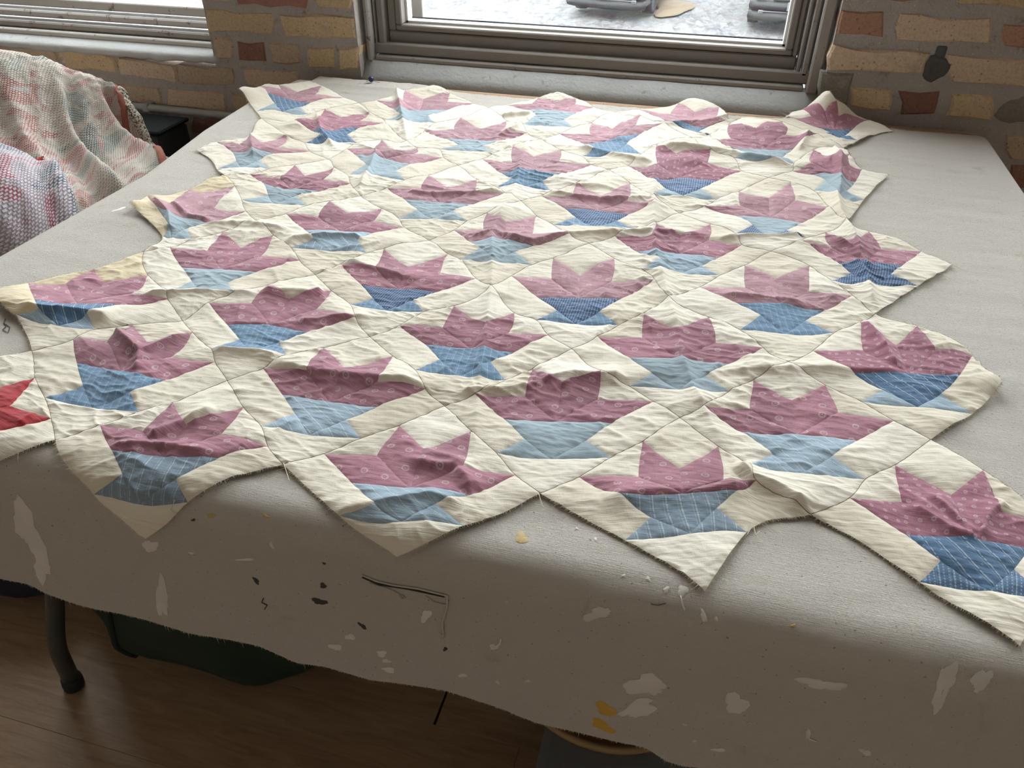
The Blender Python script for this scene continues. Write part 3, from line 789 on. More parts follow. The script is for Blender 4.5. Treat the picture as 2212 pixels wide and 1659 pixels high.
for k, (b, n_) in enumerate(path):
    b = np.array(b); n_ = np.array(n_, float)
    if n_[1] == -1: L = float(ZC - RB - np.interp(b[0], hemX, hemZ))
    else: L = 0.22 + 0.03 * math.sin(k * 0.11)
    pos = b + n_ * mrg
    if lastb is not None: arc += np.linalg.norm(pos - lastb)
    lastb = pos
    for i, d in enumerate(prof):
        if i < 6: o_, z_ = d, 0.0; nn = np.array([0, 0, 1.0]); 
        elif i < 17:
            a = (d - flat) / RB; o_ = flat + RB * math.sin(a); z_ = -RB + RB * math.cos(a); nn = np.array([n_[0] * math.sin(a), n_[1] * math.sin(a), math.cos(a)])
        else:
            t = d - flat - RB * math.pi / 2; o_ = flat + RB; z_ = -RB - t * L; nn = np.array([n_[0], n_[1], 0.0]); d = flat + RB * math.pi / 2 + t * L
        if n_[1] == -1:
            sc = iy0 - d
            off = 0.0; vec_i.append(len(sk)); vec_q.append((b[0], sc, *nn))
        elif i < 6:
            wq = 1 - d / flat; off = 0.0015 * (1 - wq); vec_i.append(len(sk)); vec_q.append((b[0], b[1], 0, 0, wq))
        else:
            hang = max(0.0, -z_ - 0.02)
            off = 0.0015 + hang * 0.10 * math.sin(arc * 23) * (1 if abs(n_[0]) == 1 else 0.3)
        p = np.array([b[0] + n_[0] * o_, b[1] + n_[1] * o_, ZC + z_]) + nn * off
        sk.append(p); skuv.append((b[0] + n_[0] * d, b[1] + n_[1] * d))
    if n_[1] == -1: hem_i.append(len(sk) - 1)
sk = np.array(sk); vec_q = np.array(vec_q)
sk[vec_i] += vec_q[:, 2:] * cloth_off(vec_q[:, 0], vec_q[:, 1])[:, None]
hem_pts = sk[hem_i]
npf = len(prof)
skf = grid_faces(len(path), npf, True)
gx = np.linspace(ix0, ix1, 230); gy = np.linspace(iy0, iy1, 190)
GX, GY = np.meshgrid(gx, gy, indexing='ij')
GX = GX + lshift(GY) * (ix1 - GX) / (ix1 - ix0)
GYe = GY.copy()
back = (GY > iy1 - 0.001)
xb = GX[:, -1]
GYe[:, -1] += 0.004 * fbm(xb * 30, xb * 0, 3) + 0.045 * (1 - sstep(-0.80, -0.62, xb))     # reaches the wall at the left end
topv = np.stack([GX, GYe, ZC + cloth_off(GX, GY)], -1).reshape(-1, 3)
topuv = np.stack([GX, GY], -1).reshape(-1, 2)
allv = np.concatenate([np.array(sk), topv]); alluv = np.concatenate([np.array(skuv), topuv])
allf = np.concatenate([skf, grid_faces(230, 190) + len(sk)])
canvas = mesh('canvas_tablecloth', allv, allf, M['canvas'], None, True, alluv)
tag(canvas, 'worn beige canvas drop cloth with paint spots draped over the tables', 'tablecloth')
# frayed threads along hem
fm = MB(); r_ = random.Random(5)
for k in range(1800):
    t = r_.random() * (len(hem_pts) - 1); i = int(t); p = hem_pts[i] + (hem_pts[i + 1] - hem_pts[i]) * (t - i)
    if p[0] > 0.35: continue
    L = r_.uniform(0.0008, 0.0035) if r_.random() < 0.985 else r_.uniform(0.006, 0.014); w = 0.00030; dx = r_.uniform(-0.0008, 0.0008); dy = r_.uniform(-0.001, 0.001)
    fm.add([p + (-w, 0, 0.001), p + (w, 0, 0.001), p + (0, 0.0006, 0.001), p + (dx, dy, -L)], [(0, 1, 3), (1, 2, 3), (2, 0, 3)])
for k in range(500):                                # fringe of the back edge
    x = r_.uniform(-0.62, ix1); yb = float(np.interp(x, xb, GYe[:, -1])); p = np.array([x, yb - 0.001, ZC + 0.002]); L = r_.uniform(0.001, 0.005); w = 0.0004; dx = r_.uniform(-0.003, 0.003)
    fm.add([p + (-w, 0, 0), p + (w, 0, 0), p + (0, 0, 0.0008), p + (dx, L, r_.uniform(-0.001, 0.002))], [(0, 1, 3), (1, 2, 3), (2, 0, 3)])
fr = fm.build('frayed_threads', plain('canvas_thread', (0.52, 0.48, 0.42), 0.9), canvas); fr['kind'] = 'stuff'

# dried paint spots
def m_spot(n_, c, r=0.6): return plain(n_, c, r)
SP = {'w': m_spot('white_paint', (0.70, 0.68, 0.64)), 'g': m_spot('thin_white_paint', (0.64, 0.605, 0.56), 0.8), 'y': m_spot('yellow_paint', (0.58, 0.34, 0.06)), 'k': m_spot('black_paint', (0.045, 0.043, 0.045)), 'o': m_spot('ochre_paint', (0.50, 0.36, 0.14)), 'd': m_spot('brown_stain', (0.46, 0.42, 0.355), 0.9)}
LN = {'w': 'white', 'g': 'thin white', 'y': 'yellow', 'k': 'black', 'o': 'ochre', 'd': 'brown'}
spots = [('y', 1308, 1532, 20, 14, 30), ('y', 1302, 1568, 24, 11, 25), ('g', 1380, 1530, 40, 16, -25), ('g', 1395, 1480, 42, 22, 10), ('k', 690, 1299, 15, 7, 10), ('k', 553, 1254, 10, 4, 40), ('k', 783, 1352, 11, 4, 45), ('k', 698, 1265, 6, 7, 60), ('k', 700, 1217, 5, 2, 20), ('k', 962, 1402, 5, 4, 0), ('k', 418, 1123, 4, 3, 0),
 ('w', 1475, 1276, 13, 10, 10), ('w', 1439, 1274, 9, 5, -40), ('w', 1347, 1244, 4, 4, 0), ('w', 1400, 1251, 5, 5, 0), ('w', 1286, 1165, 4, 3, 0), ('w', 1246, 1142, 3, 3, 0), ('o', 1126, 1162, 11, 14, 70), ('o', 457, 1114, 11, 4, 0), ('o', 575, 1115, 8, 4, 20), ('o', 1713, 1352, 6, 5, 0), ('w', 920, 1330, 10, 13, 50), ('g', 1290, 1326, 30, 12, -10), ('w', 1520, 1330, 5, 16, -25),
 ('w', 1547, 1337, 3, 6, -30), ('g', 1775, 1478, 46, 12, 8), ('w', 1552, 1620, 14, 4, 8), ('w', 1500, 1601, 4, 3, 0), ('w', 1479, 1565, 5, 3, 20), ('w', 1067, 1397, 8, 6, 0), ('w', 1075, 1474, 5, 3, 20), ('w', 1140, 1471, 5, 3, 10), ('w', 1000, 1459, 9, 4, 10), ('w', 840, 1447, 15, 5, 5), ('w', 835, 1428, 9, 4, 0), ('w', 825, 1412, 12, 6, 0), ('w', 757, 1376, 11, 6, 20), ('w', 725, 1398, 13, 7, 20),
 ('g', 60, 1140, 24, 60, -18), ('g', 90, 1220, 18, 34, -20), ('g', 325, 1180, 14, 14, 0), ('g', 350, 1290, 12, 45, -8), ('w', 530, 1209, 18, 3, 2), ('w', 413, 1195, 8, 2, 10), ('w', 587, 1178, 4, 7, -20), ('g', 1590, 1520, 22, 24, 30), ('g', 2040, 1480, 20, 50, 25), ('g', 2120, 1470, 16, 30, 30), ('w', 258, 452, 14, 2, -15), ('w', 1095, 1300, 3, 2, 0), ('w', 1746, 1585, 5, 9, 0), ('w', 1870, 1625, 12, 6, 30)]
r_ = random.Random(3)
cz = lambda x, s: cloth_off(x, s)
for (kc, px, py, a_, b_, ang) in spots:
    n = 36; ph = r_.uniform(0, 6); an = math.radians(ang)
    pts = []
    for k in range(n):
        t = 2 * math.pi * k / n; rr = 1 + 0.20 * math.sin(2 * t + ph) + 0.16 * math.sin(3 * t + 2 * ph) + (0.10 if kc == 'g' else 0.06) * math.sin(5 * t + 3 * ph) + (0.05 if kc == 'g' else 0.03) * math.sin(11 * t + ph) + r_.uniform(-1, 1) * (0.09 if kc == 'g' else 0.07)
        ex, ey = a_ * rr * math.cos(t), b_ * rr * math.sin(t)
        pts.append((px + ex * math.cos(an) - ey * math.sin(an), py + ex * math.sin(an) + ey * math.cos(an)))
    allp = pts + [(px + (p[0] - px) * 0.6, py + (p[1] - py) * 0.6) for p in pts] + [(px, py)]
    x, s = hit([p[0] for p in allp], [p[1] for p in allp], cz, 16)
    hh = np.array([0.0002] * n + [0.0007] * n + [0.0008]) + cloth_off(x, s)
    V = surf(x, s, hh)
    F_ = [(k, (k + 1) % n, n + (k + 1) % n, n + k) for k in range(n)] + [(n + k, n + (k + 1) % n, 2 * n) for k in range(n)]
    if np.cross(V[1] - V[0], V[n] - V[0]) @ (CAM - V[0]) < 0: F_ = [f_[::-1] for f_ in F_]
    o = mesh('paint_spot' if kc != 'd' else 'stain', V, F_, SP[kc], canvas, True); o['label'] = LN[kc] + ' spot on the canvas'
# L-shaped tear with loose threads
def strip(px, width, hgt, mat, name, par, hf=cz):
    P = []
    for (a, b) in zip(px[:-1], px[1:]):
        n = max(2, int(math.hypot(b[0] - a[0], b[1] - a[1]) / 6))
        for i in range(n): P.append((a[0] + (b[0] - a[0]) * i / n, a[1] + (b[1] - a[1]) * i / n))
    P.append(px[-1])
    x, s = hit([p[0] for p in P], [p[1] for p in P], hf, 16)
    V = surf(x, s, hf(x, s) + hgt)
    return MB().tube(V, width, 5).build(name, mat, par, True)
dark = plain('tear_shadow', (0.03, 0.027, 0.024), 0.95); thm = plain('loose_thread', (0.50, 0.46, 0.40), 0.9)
tear = strip([(783, 1246), (820, 1262), (880, 1271), (960, 1288)], 0.0022, -0.0006, dark, 'tear', canvas)
tear['label'] = 'dark slit of an L-shaped tear'
strip([(783, 1241), (815, 1254), (850, 1262), (905, 1270), (967, 1285), (966, 1312), (957, 1340), (958, 1375), (953, 1378), (955, 1368)], 0.0011, 0.0012, thm, 'loose_thread', canvas)
strip([(800, 1258), (840, 1270), (862, 1281), (868, 1292), (876, 1290), (870, 1284), (862, 1284)], 0.0006, 0.0012, thm, 'loose_thread', canvas)
strip([(965, 1305), (948, 1302), (936, 1298), (920, 1285)], 0.0006, 0.0012, thm, 'loose_thread', canvas)
strip([(570, 1291), (566, 1300), (578, 1306), (572, 1315)], 0.0006, 0.0010, SP['k'], 'paint_dribble', canvas)
strip([(1275, 1285), (1268, 1310), (1258, 1330)], 0.0005, 0.0010, thm, 'loose_thread', canvas)
strip([(1406, 1304), (1420, 1307), (1438, 1303)], 0.0005, 0.0010, SP['k'], 'loose_thread', canvas)
strip([(1470, 1287), (1474, 1305), (1479, 1318)], 0.0007, 0.0010, SP['w'], 'paint_dribble', canvas)
strip([(1083, 1378), (1080, 1390), (1068, 1397)], 0.001, 0.0010, SP['w'], 'paint_dribble', canvas)
strip([(1742, 1576), (1748, 1594), (1764, 1600)], 0.0008, 0.0010, SP['w'], 'paint_dribble', canvas)
strip([(12, 690), (8, 700), (14, 706), (6, 714), (18, 720), (22, 708), (10, 700)], 0.0005, 0.001, plain('dark_thread', (0.06, 0.05, 0.05), 0.9), 'loose_thread', canvas)

# ================================================================== pieced quilt top
HD = 0.146                                          # half diagonal of one block, metres
S_, C_ = 0.453, -0.094
LOC = dict(L=(-1, 0), T=(0, 1), R=(1, 0), B=(0, -1), C=(0, C_), e1=(-S_, C_), e5=(S_, C_), t1=(-1.707 * S_, C_ + .707 * S_), n1=(-.707 * S_, C_ + .707 * S_),
           t2=(-.707 * S_, C_ + 1.707 * S_), n0=(0, C_ + S_), t3=(.707 * S_, C_ + 1.707 * S_), n2=(.707 * S_, C_ + .707 * S_), t4=(1.707 * S_, C_ + .707 * S_),
           ap=(0, C_ - S_), nl=(-S_ / 2, C_ - S_ / 2), nr=(S_ / 2, C_ - S_ / 2), bl=(-S_, C_ - S_), br=(S_, C_ - S_))
DATA = '''
F0 0 1 | t3 72 815 n2 22 876 t4 107 901 e5 0 929 R 118 950 T 67 757 br -119 1053 B -203 1093
F1 2 1 | t1 216 916 n1 307 930 t2 373 869 n0 400 916 t3 523 878 n2 477 934 t4 575 965 e1 241 972 e5 474 986 nl 260 1024 nr 380 1039 bl 204 1066 br 403 1084 R 611 1001 T 492 820 B 313 1166
G1 1 2 | t1 163 733 n1 231 735 t2 289 703 n0 318 737 t3 410 712 n2 369 769 t4 461 778 e1 166 782 e5 353 820 nl 179 833 nr 282 847 bl 96 858 br 298 887 T 398 697
H0 0 3 | t1 61 610 n1 141 608 t2 203 581 n0 224 608 t3 315 592 n2 286 632 t4 356 637 e1 76 650 e5 250 654 bl 36 674 br 197 708 nl 78 665 nr 192 681 T 310 540 L -22 627
I0 1 4 | t1 367 534 n1 448 540 t2 483 500 n0 521 534 t3 586 505 n2 564 552 t4 644 560 e1 394 578 e5 550 587 nl 412 605 nr 494 608 bl 367 628 br 503 635 R 684 594
H1 2 3 | t1 450 650 n1 542 650 t2 579 614 n0 626 646 t3 712 627 n2 684 665 t4 766 685 e1 492 703 e5 662 717 nl 515 731 nr 604 739 bl 463 755 br 615 763 R 799 726
G2 3 2 | t1 571 795 n1 664 802 t2 702 750 n0 741 791 e1 611 851 nl 635 891 nr 750 905 bl 568 921 br 778 947 t3 846 768 n2 816 825 t4 917 840 e5 812 877 R 962 873
H2 4 3 | t1 863 703 n1 953 710 t2 982 661 n0 1053 692 t3 1107 677 n2 1096 719 t4 1181 724 e1 921 741 e5 1109 760 nl 946 775 nr 1062 780 bl 901 798 br 1094 818 R 1237 750 T 1062 612
I1 3 4 | t1 733 569 n1 808 576 t2 827 538 n0 879 574 t3 967 549 n2 953 592 t4 1030 604 e1 783 614 e5 937 630 nl 803 643 nr 895 646 bl 761 656 br 913 670
I2 5 4 | t1 1103 595 n1 1192 603 t2 1196 557 n0 1252 595 t3 1325 556 n2 1320 608 t4 1415 601 e1 1165 642 e5 1338 644 nl 1202 669 nr 1297 672 bl 1163 686 br 1334 701 R 1438 643
G3 5 2 | t1 1024 853 n1 1134 854 t2 1150 797 n0 1214 820 t3 1296 801 n2 1290 862 t4 1412 866 e1 1092 905 e5 1320 914 nl 1130 948 nr 1270 950 bl 1076 977 br 1315 986 R 1470 898 B 1165 1064
F2 4 1 | t1 700 979 n1 812 979 t2 865 920 n0 915 967 t3 1016 929 n2 1003 1005 t4 1112 1024 e1 760 1042 e5 1013 1070 nl 807 1093 nr 941 1083 bl 733 1111 br 1000 1135 B 856 1202
F3 6 1 | t1 1253 1030 n1 1380 1030 t2 1391 952 n0 1467 1010 e1 1340 1062 t3 1549 963 n2 1566 1039 t4 1615 1041 e5 1593 1052 nl 1403 1117 bl 1351 1166 nr 1551 1095 br 1611 1148 B 1524 1278
G4 7 2 | t1 1520 878 n1 1616 882 t2 1629 820 n0 1712 862 t3 1781 830 n2 1813 889 t4 1930 909 e1 1604 932 e5 1850 950 nl 1669 979 nr 1799 985 bl 1629 1001 br 1866 1032 R 2011 947 T 1703 780 B 1754 1113
F4 8 1 | t1 1844 1075 n1 1942 1082 t2 1936 1006 n0 2058 1068 t3 2124 1014 n2 2162 1100 t4 2287 1142 e1 1962 1155 e5 2226 1184 nl 2027 1211 bl 1987 1256 nr 2197 1227 br 2255 1298 B 2206 1394 R 2338 1178
H3 6 3 | t1 1291 725 n1 1387 728 t2 1394 677 n0 1463 704 e1 1362 771 nl 1405 806 bl 1364 831 t3 1530 683 n2 1548 739 t4 1649 750 e5 1571 786 nr 1528 809 br 1575 842
H4 8 3 | t1 1757 759 n1 1864 755 t2 1864 692 n0 1935 746 t3 1981 703 n2 2023 751 t4 2101 764 e1 1846 806 e5 2076 807 nl 1904 840 nr 2034 851 bl 1864 867 br 2101 892 R 2164 827 T 1888 681
I3 7 4 | t1 1515 619 n1 1609 621 t2 1611 572 n0 1680 598 t3 1747 571 n2 1748 632 t4 1843 636 e1 1596 656 e5 1777 670 nl 1642 677 nr 1741 692 bl 1600 712 br 1799 715
J0 0 5 | t1 318 420 n1 365 441 t2 409 409 n0 434 412 t3 505 400 n2 463 448 t4 530 454 e1 335 439 e5 448 481 bl 356 510 br 412 515 nl 362 485 nr 403 492 L 280 438 R 550 474
J1 2 5 | t1 620 462 n1 685 467 t2 714 434 n0 752 458 e1 662 496 nl 673 514 bl 633 533 t3 823 450 n2 808 477 t4 868 490 e5 801 501 nr 776 519 br 794 544 R 931 519
J2 4 5 | t1 984 496 n1 1045 495 t2 1053 461 n0 1091 474 t3 1156 467 n2 1154 505 t4 1230 507 e1 1015 521 e5 1148 530 nl 1035 533 nr 1114 542 bl 995 557 br 1148 570 R 1273 523
J3 6 5 | t1 1329 510 n1 1407 505 t2 1420 483 e1 1373 544 bl 1389 579 n0 1470 510 t3 1531 483 n2 1531 514 t4 1596 531 e5 1549 559 nr 1517 573 br 1553 593 R 1663 542
J4 8 5 | t1 1736 516 n1 1794 532 t2 1788 501 n0 1844 514 t3 1877 497 n2 1904 535 t4 1990 542 e1 1815 568 e5 1947 575 nl 1835 588 nr 1926 590 R 2058 570 T 1828 474 bl 1797 605 br 1985 615
K0 1 6 | t1 539 376 n1 604 391 t2 640 356 n0 658 378 t3 718 362 n2 700 385 t4 754 394 e1 571 392 e5 687 414 nl 579 421 nr 637 421 bl 523 432 br 662 442 L 488 378 T 711 344
K1 3 6 | t1 839 405 n1 910 404 t2 930 378 n0 964 403 t3 1027 387 n2 1022 412 t4 1087 415 e1 874 430 e5 1022 439 nl 901 452 nr 980 453 bl 865 472 br 1004 476 L 778 423 R 1127 432
K2 5 6 | t1 1170 422 n1 1239 418 t2 1248 394 n0 1300 421 t3 1358 391 n2 1356 432 t4 1431 434 e1 1223 450 e5 1355 461 nl 1242 468 nr 1335 476 bl 1197 483 br 1373 491 T 1315 365
K3 7 6 | t1 1524 446 n1 1598 443 t2 1598 414 n0 1662 427 t3 1703 391 n2 1718 430 t4 1790 445 e1 1593 465 e5 1730 481 nl 1625 483 nr 1701 497 bl 1595 503 br 1734 514 L 1466 459 T 1662 383
L0 0 7 | t1 467 304 n1 514 311 t2 541 288 n0 568 307 t3 617 291 n2 600 318 t4 665 327 e1 505 327 e5 591 328 bl 467 363 br 580 363 nl 510 347 nr 559 345 L 423 324
L1 2 7 | t1 752 320 n1 808 320 t2 830 300 n0 852 324 t3 895 318 n2 897 331 t4 955 341 e1 767 333 e5 884 353 nl 790 353 nr 859 367 bl 754 378 br 870 389 R 989 356 T 881 307
L2 4 7 | t1 1045 342 n1 1107 351 t2 1110 313 n0 1152 336 t3 1210 325 n2 1208 347 t4 1276 356 e1 1083 373 e5 1206 376 nl 1103 383 nr 1174 389 bl 1078 403 br 1190 411 T 1167 298
L3 6 7 | t1 1358 359 n1 1420 354 bl 1414 418 t2 1419 313 n0 1459 325 t3 1531 329 n2 1530 351 t4 1595 370 e1 1412 385 e5 1551 388 nl 1434 403 nr 1515 407 br 1546 429
L4 8 7 | t1 1718 367 n1 1750 349 t2 1761 315 n0 1795 335 t3 1833 331 n2 1839 356 t4 1859 365 e1 1756 378 e5 1848 392 nl 1783 385 nr 1830 412 bl 1761 410 br 1866 429 R 1922 376 T 1828 322
M0 1 8 | t1 638 259 n1 685 259 t2 702 235 n0 738 251 t3 794 241 n2 778 259 e1 675 280 nl 691 288 bl 662 307 L 559 250 t4 831 266 e5 772 275 nr 752 289 br 765 309 T 778 221
M1 3 8 | t1 920 278 n1 980 277 t2 997 255 n0 1040 277 t3 1091 262 n2 1082 282 t4 1136 288 e1 966 300 e5 1080 303 bl 953 320 br 1065 329 nr 1044 313 T 1056 230
M2 5 8 | t1 1210 289 n1 1275 288 t2 1280 266 n0 1322 280 t3 1382 246 n2 1376 271 t4 1432 264 e1 1261 309 e5 1380 289 nl 1280 318 nr 1355 307 bl 1259 335 br 1384 331 T 1329 241
M3 7 8 | t1 1557 302 n1 1577 297 t2 1580 264 n0 1634 280 t3 1680 257 n2 1696 288 t4 1757 282 e1 1580 318 e5 1712 325 bl 1593 336 br 1709 358 nr 1694 338 L 1495 295
N0 0 9 | t1 564 184 n1 608 192 t2 600 183 n0 640 199 t3 694 184 n2 684 203 t4 743 210 e1 577 199 e5 665 222 bl 553 241 br 665 244 nl 593 221 nr 647 231 L 515 192 T 669 174
N1 2 9 | t1 812 217 n1 870 217 t2 874 193 n0 913 212 t3 973 201 n2 969 219 t4 1022 223 e1 850 233 e5 968 235 nl 863 246 nr 924 250 bl 834 259 br 937 264 T 939 183
N2 4 9 | t1 1092 227 n1 1145 224 t2 1163 210 n0 1203 219 t3 1244 212 n2 1246 224 t4 1279 231 e1 1138 235 e5 1242 244 nl 1156 246 nr 1221 257 bl 1134 269 br 1235 273 T 1206 198
N3 6 9 | t1 1382 235 n1 1445 244 t2 1467 222 n0 1499 241 t3 1555 230 n2 1553 251 t4 1571 260 e1 1448 266 e5 1528 273 br 1526 291 T 1510 209 R 1625 251
N4 8 9 | t1 1696 258 n1 1748 248 t2 1714 239 n0 1785 243 t3 1806 219 n2 1810 250 t4 1879 259 e1 1768 277 e5 1844 276 br 1853 303 nr 1824 293 bl 1777 293 T 1781 198 R 1929 282
'''
BLK = {}
for ln in DATA.strip().split('\n'):
    a, b = ln.split('|'); nm, ca, cb = a.split(); w = b.split()
    BLK[nm] = (int(ca), int(cb), {w[i]: (float(w[i + 1]), float(w[i + 2])) for i in range(0, len(w), 3)})
# folds: (height, width towards viewer, width away, crest pixels from left to right)
RIDGES = [
 (.007, .010, .012, [(1137, 311), (1123, 358), (1116, 398), (1090, 452), (1063, 506), (1063, 597), (1060, 640), (1040, 800), (1022, 985)]),
 (.008, .010, .012, [(1418, 311), (1412, 416), (1411, 503), (1416, 553), (1428, 594), (1459, 702), (1472, 775), (1495, 843), (1556, 959)]),
 (.008, .008, .018, [(1060, 507), (1150, 530), (1228, 514), (1330, 508), (1420, 503), (1530, 512)]),
 (.006, .007, .02, [(1531, 807), (1660, 807), (1840, 806), (1947, 807)]),
 (.010, .008, .02, [(307, 639), (420, 637), (557, 636)]),
 (.016, .010, .03, [(40, 668), (120, 680), (200, 681), (240, 690)]),
 (.014, .007, .012, [(250, 717), (275, 742), (304, 768)]),
 (.008, .006, .012, [(297, 807), (304, 770), (400, 724)]),
 (.012, .008, .026, [(593, 786), (687, 812), (736, 819), (819, 826), (924, 840)]),
 (.010, .007, .016, [(877, 992), (935, 1011), (982, 1012), (1005, 1040), (1018, 1068)]),
 (.010, .016, .030, [(1300, 1082), (1412, 1070), (1520, 1066), (1622, 1050)]),
 (.014, .010, .020, [(1590, 1000), (1625, 1036), (1680, 1058), (1750, 1100)]),
 (.014, .010, .012, [(1803, 398), (1813, 466), (1842, 513), (1864, 564)]),
 (.016, .010, .012, [(1795, 320), (1812, 345), (1815, 384), (1812, 427)]),
 (.015, .011, .030, [(1419, 317), (1484, 323), (1557, 331), (1640, 345), (1709, 356)]),
 (.012, .012, .030, [(1412, 270), (1520, 266), (1600, 250), (1650, 246), (1748, 272)]),
 (.010, .008, .010, [(1727, 325), (1748, 284)]),
 (.010, .009, .024, [(1250, 318), (1330, 338), (1412, 352)]),
 (.014, .008, .012, [(787, 208), (830, 70), (881, 311)]),
 (.010, .006, .010, [(1080, 252), (1152, 248)]),
 (.008, .006, .010, [(1075, 298), (1115, 282), (1152, 250)]),
 (.012, .008, .010, [(685, 250), (694, 289), (720, 318)]),
 (.010, .008, .010, [(542, 289), (548, 342)]),
 (.010, .008, .008, [(816, 325), (801, 362), (776, 409)]),
 (.008, .006, .012, [(880, 420), (917, 423), (1022, 421), (1087, 412)]),
 (.012, .012, .024, [(560, 628), (622, 634), (672, 636), (700, 628)]),
 (.010, .008, .016, [(318, 952), (394, 920), (470, 890)]),
 (.008, .006, .012, [(240, 966), (330, 965), (470, 984)]),
 (.010, .008, .012, [(1864, 692), (1897, 735), (1936, 800)]),
 (.012, .010, .024, [(1170, 826), (1213, 818), (1290, 816), (1351, 818)]),
 (.008, .007, .016, [(745, 564), (830, 590), (900, 610)]),
 (.007, .006, .012, [(1020, 515), (1063, 505), (1150, 530)]),
 (.009, .007, .012, [(1180, 415), (1250, 428), (1320, 436), (1430, 430)]),
 (.009, .007, .014, [(620, 520), (700, 512), (790, 518)]),
 (.008, .006, .010, [(370, 440), (410, 470), (455, 482)]),
 (.012, .008, .012, [(330, 430), (366, 464), (370, 500)]),
 (.008, .007, .012, [(440, 490), (540, 485), (620, 500)]),
 (.010, .008, .010, [(1842, 560), (1870, 600), (1885, 660)]),
 (.009, .006, .010, [(1800, 520), (1850, 548), (1880, 590)]),
 (.008, .006, .012, [(1550, 520), (1650, 516), (1740, 515)]),
 (.007, .006, .012, [(1560, 645), (1650, 648), (1740, 660)]),
 (.008, .008, .016, [(1000, 850), (1100, 845), (1180, 832)]),
 (.007, .006, .014, [(460, 760), (560, 766), (600, 780)]),
 (.006, .006, .012, [(640, 700), (720, 695), (800, 690)]),
 (.008, .007, .016, [(720, 1110), (800, 1098), (930, 1080), (1000, 1100)]),
 (.007, .006, .012, [(2000, 1070), (2060, 1120), (2110, 1165)]),
 (.008, .006, .012, [(1960, 1090), (2050, 1150), (2110, 1168)]),
 (.007, .006, .012, [(2110, 1168), (2140, 1110), (2170, 1090)]),
]
BUMPS = [(1784, 226, .075, .050), (940, 192, .010, .04), (1206, 206, .014, .05), (1510, 222, .016, .06), (525, 205, .022, .05), (290, 445, .014, .03), (2150, 830, .012, .035),
         (660, 265, .012, .04), (1655, 275, .014, .06), (1490, 350, .008, .05), (1800, 355, .014, .05), (850, 330, .010, .04), (560, 320, .008, .04), (30, 650, .014, .05), (440, 380, .010, .04), (950, 300, .006, .05)]
rp = []
for (h_, wf, wb_, pts) in RIDGES:
    x, s = hit([p[0] for p in pts], [p[1] for p in pts], lambda x, s: x * 0 + 0.7 * h_, 8)
    o_ = np.argsort(x) if x[-1] < x[0] else np.arange(len(x))
    rp.append((h_, wf, wb_, x, s))
bx, bs = hit([b[0] for b in BUMPS], [b[1] for b in BUMPS], lambda x, s: x * 0 + 0.01, 8)
BP = [(x, min(s, 1.945), b[2], b[3]) for x, s, b in zip(bx, bs, BUMPS)]
rc = random.Random(21); CREASE = []
for _ in range(420):
    x_, s_ = rc.uniform(-1.0, 0.5), rc.uniform(0.44, 1.95); an_ = rc.gauss(0.0, 0.45) if rc.random() < 0.8 else rc.gauss(1.5, 0.3); L_ = rc.uniform(0.03, 0.11)
    dx_, ds_ = L_ * math.cos(an_), L_ * math.sin(an_)
    if dx_ < 0: dx_, ds_ = -dx_, -ds_
    CREASE.append((rc.uniform(0.0008, 0.0030), x_, s_, x_ + dx_, s_ + ds_))
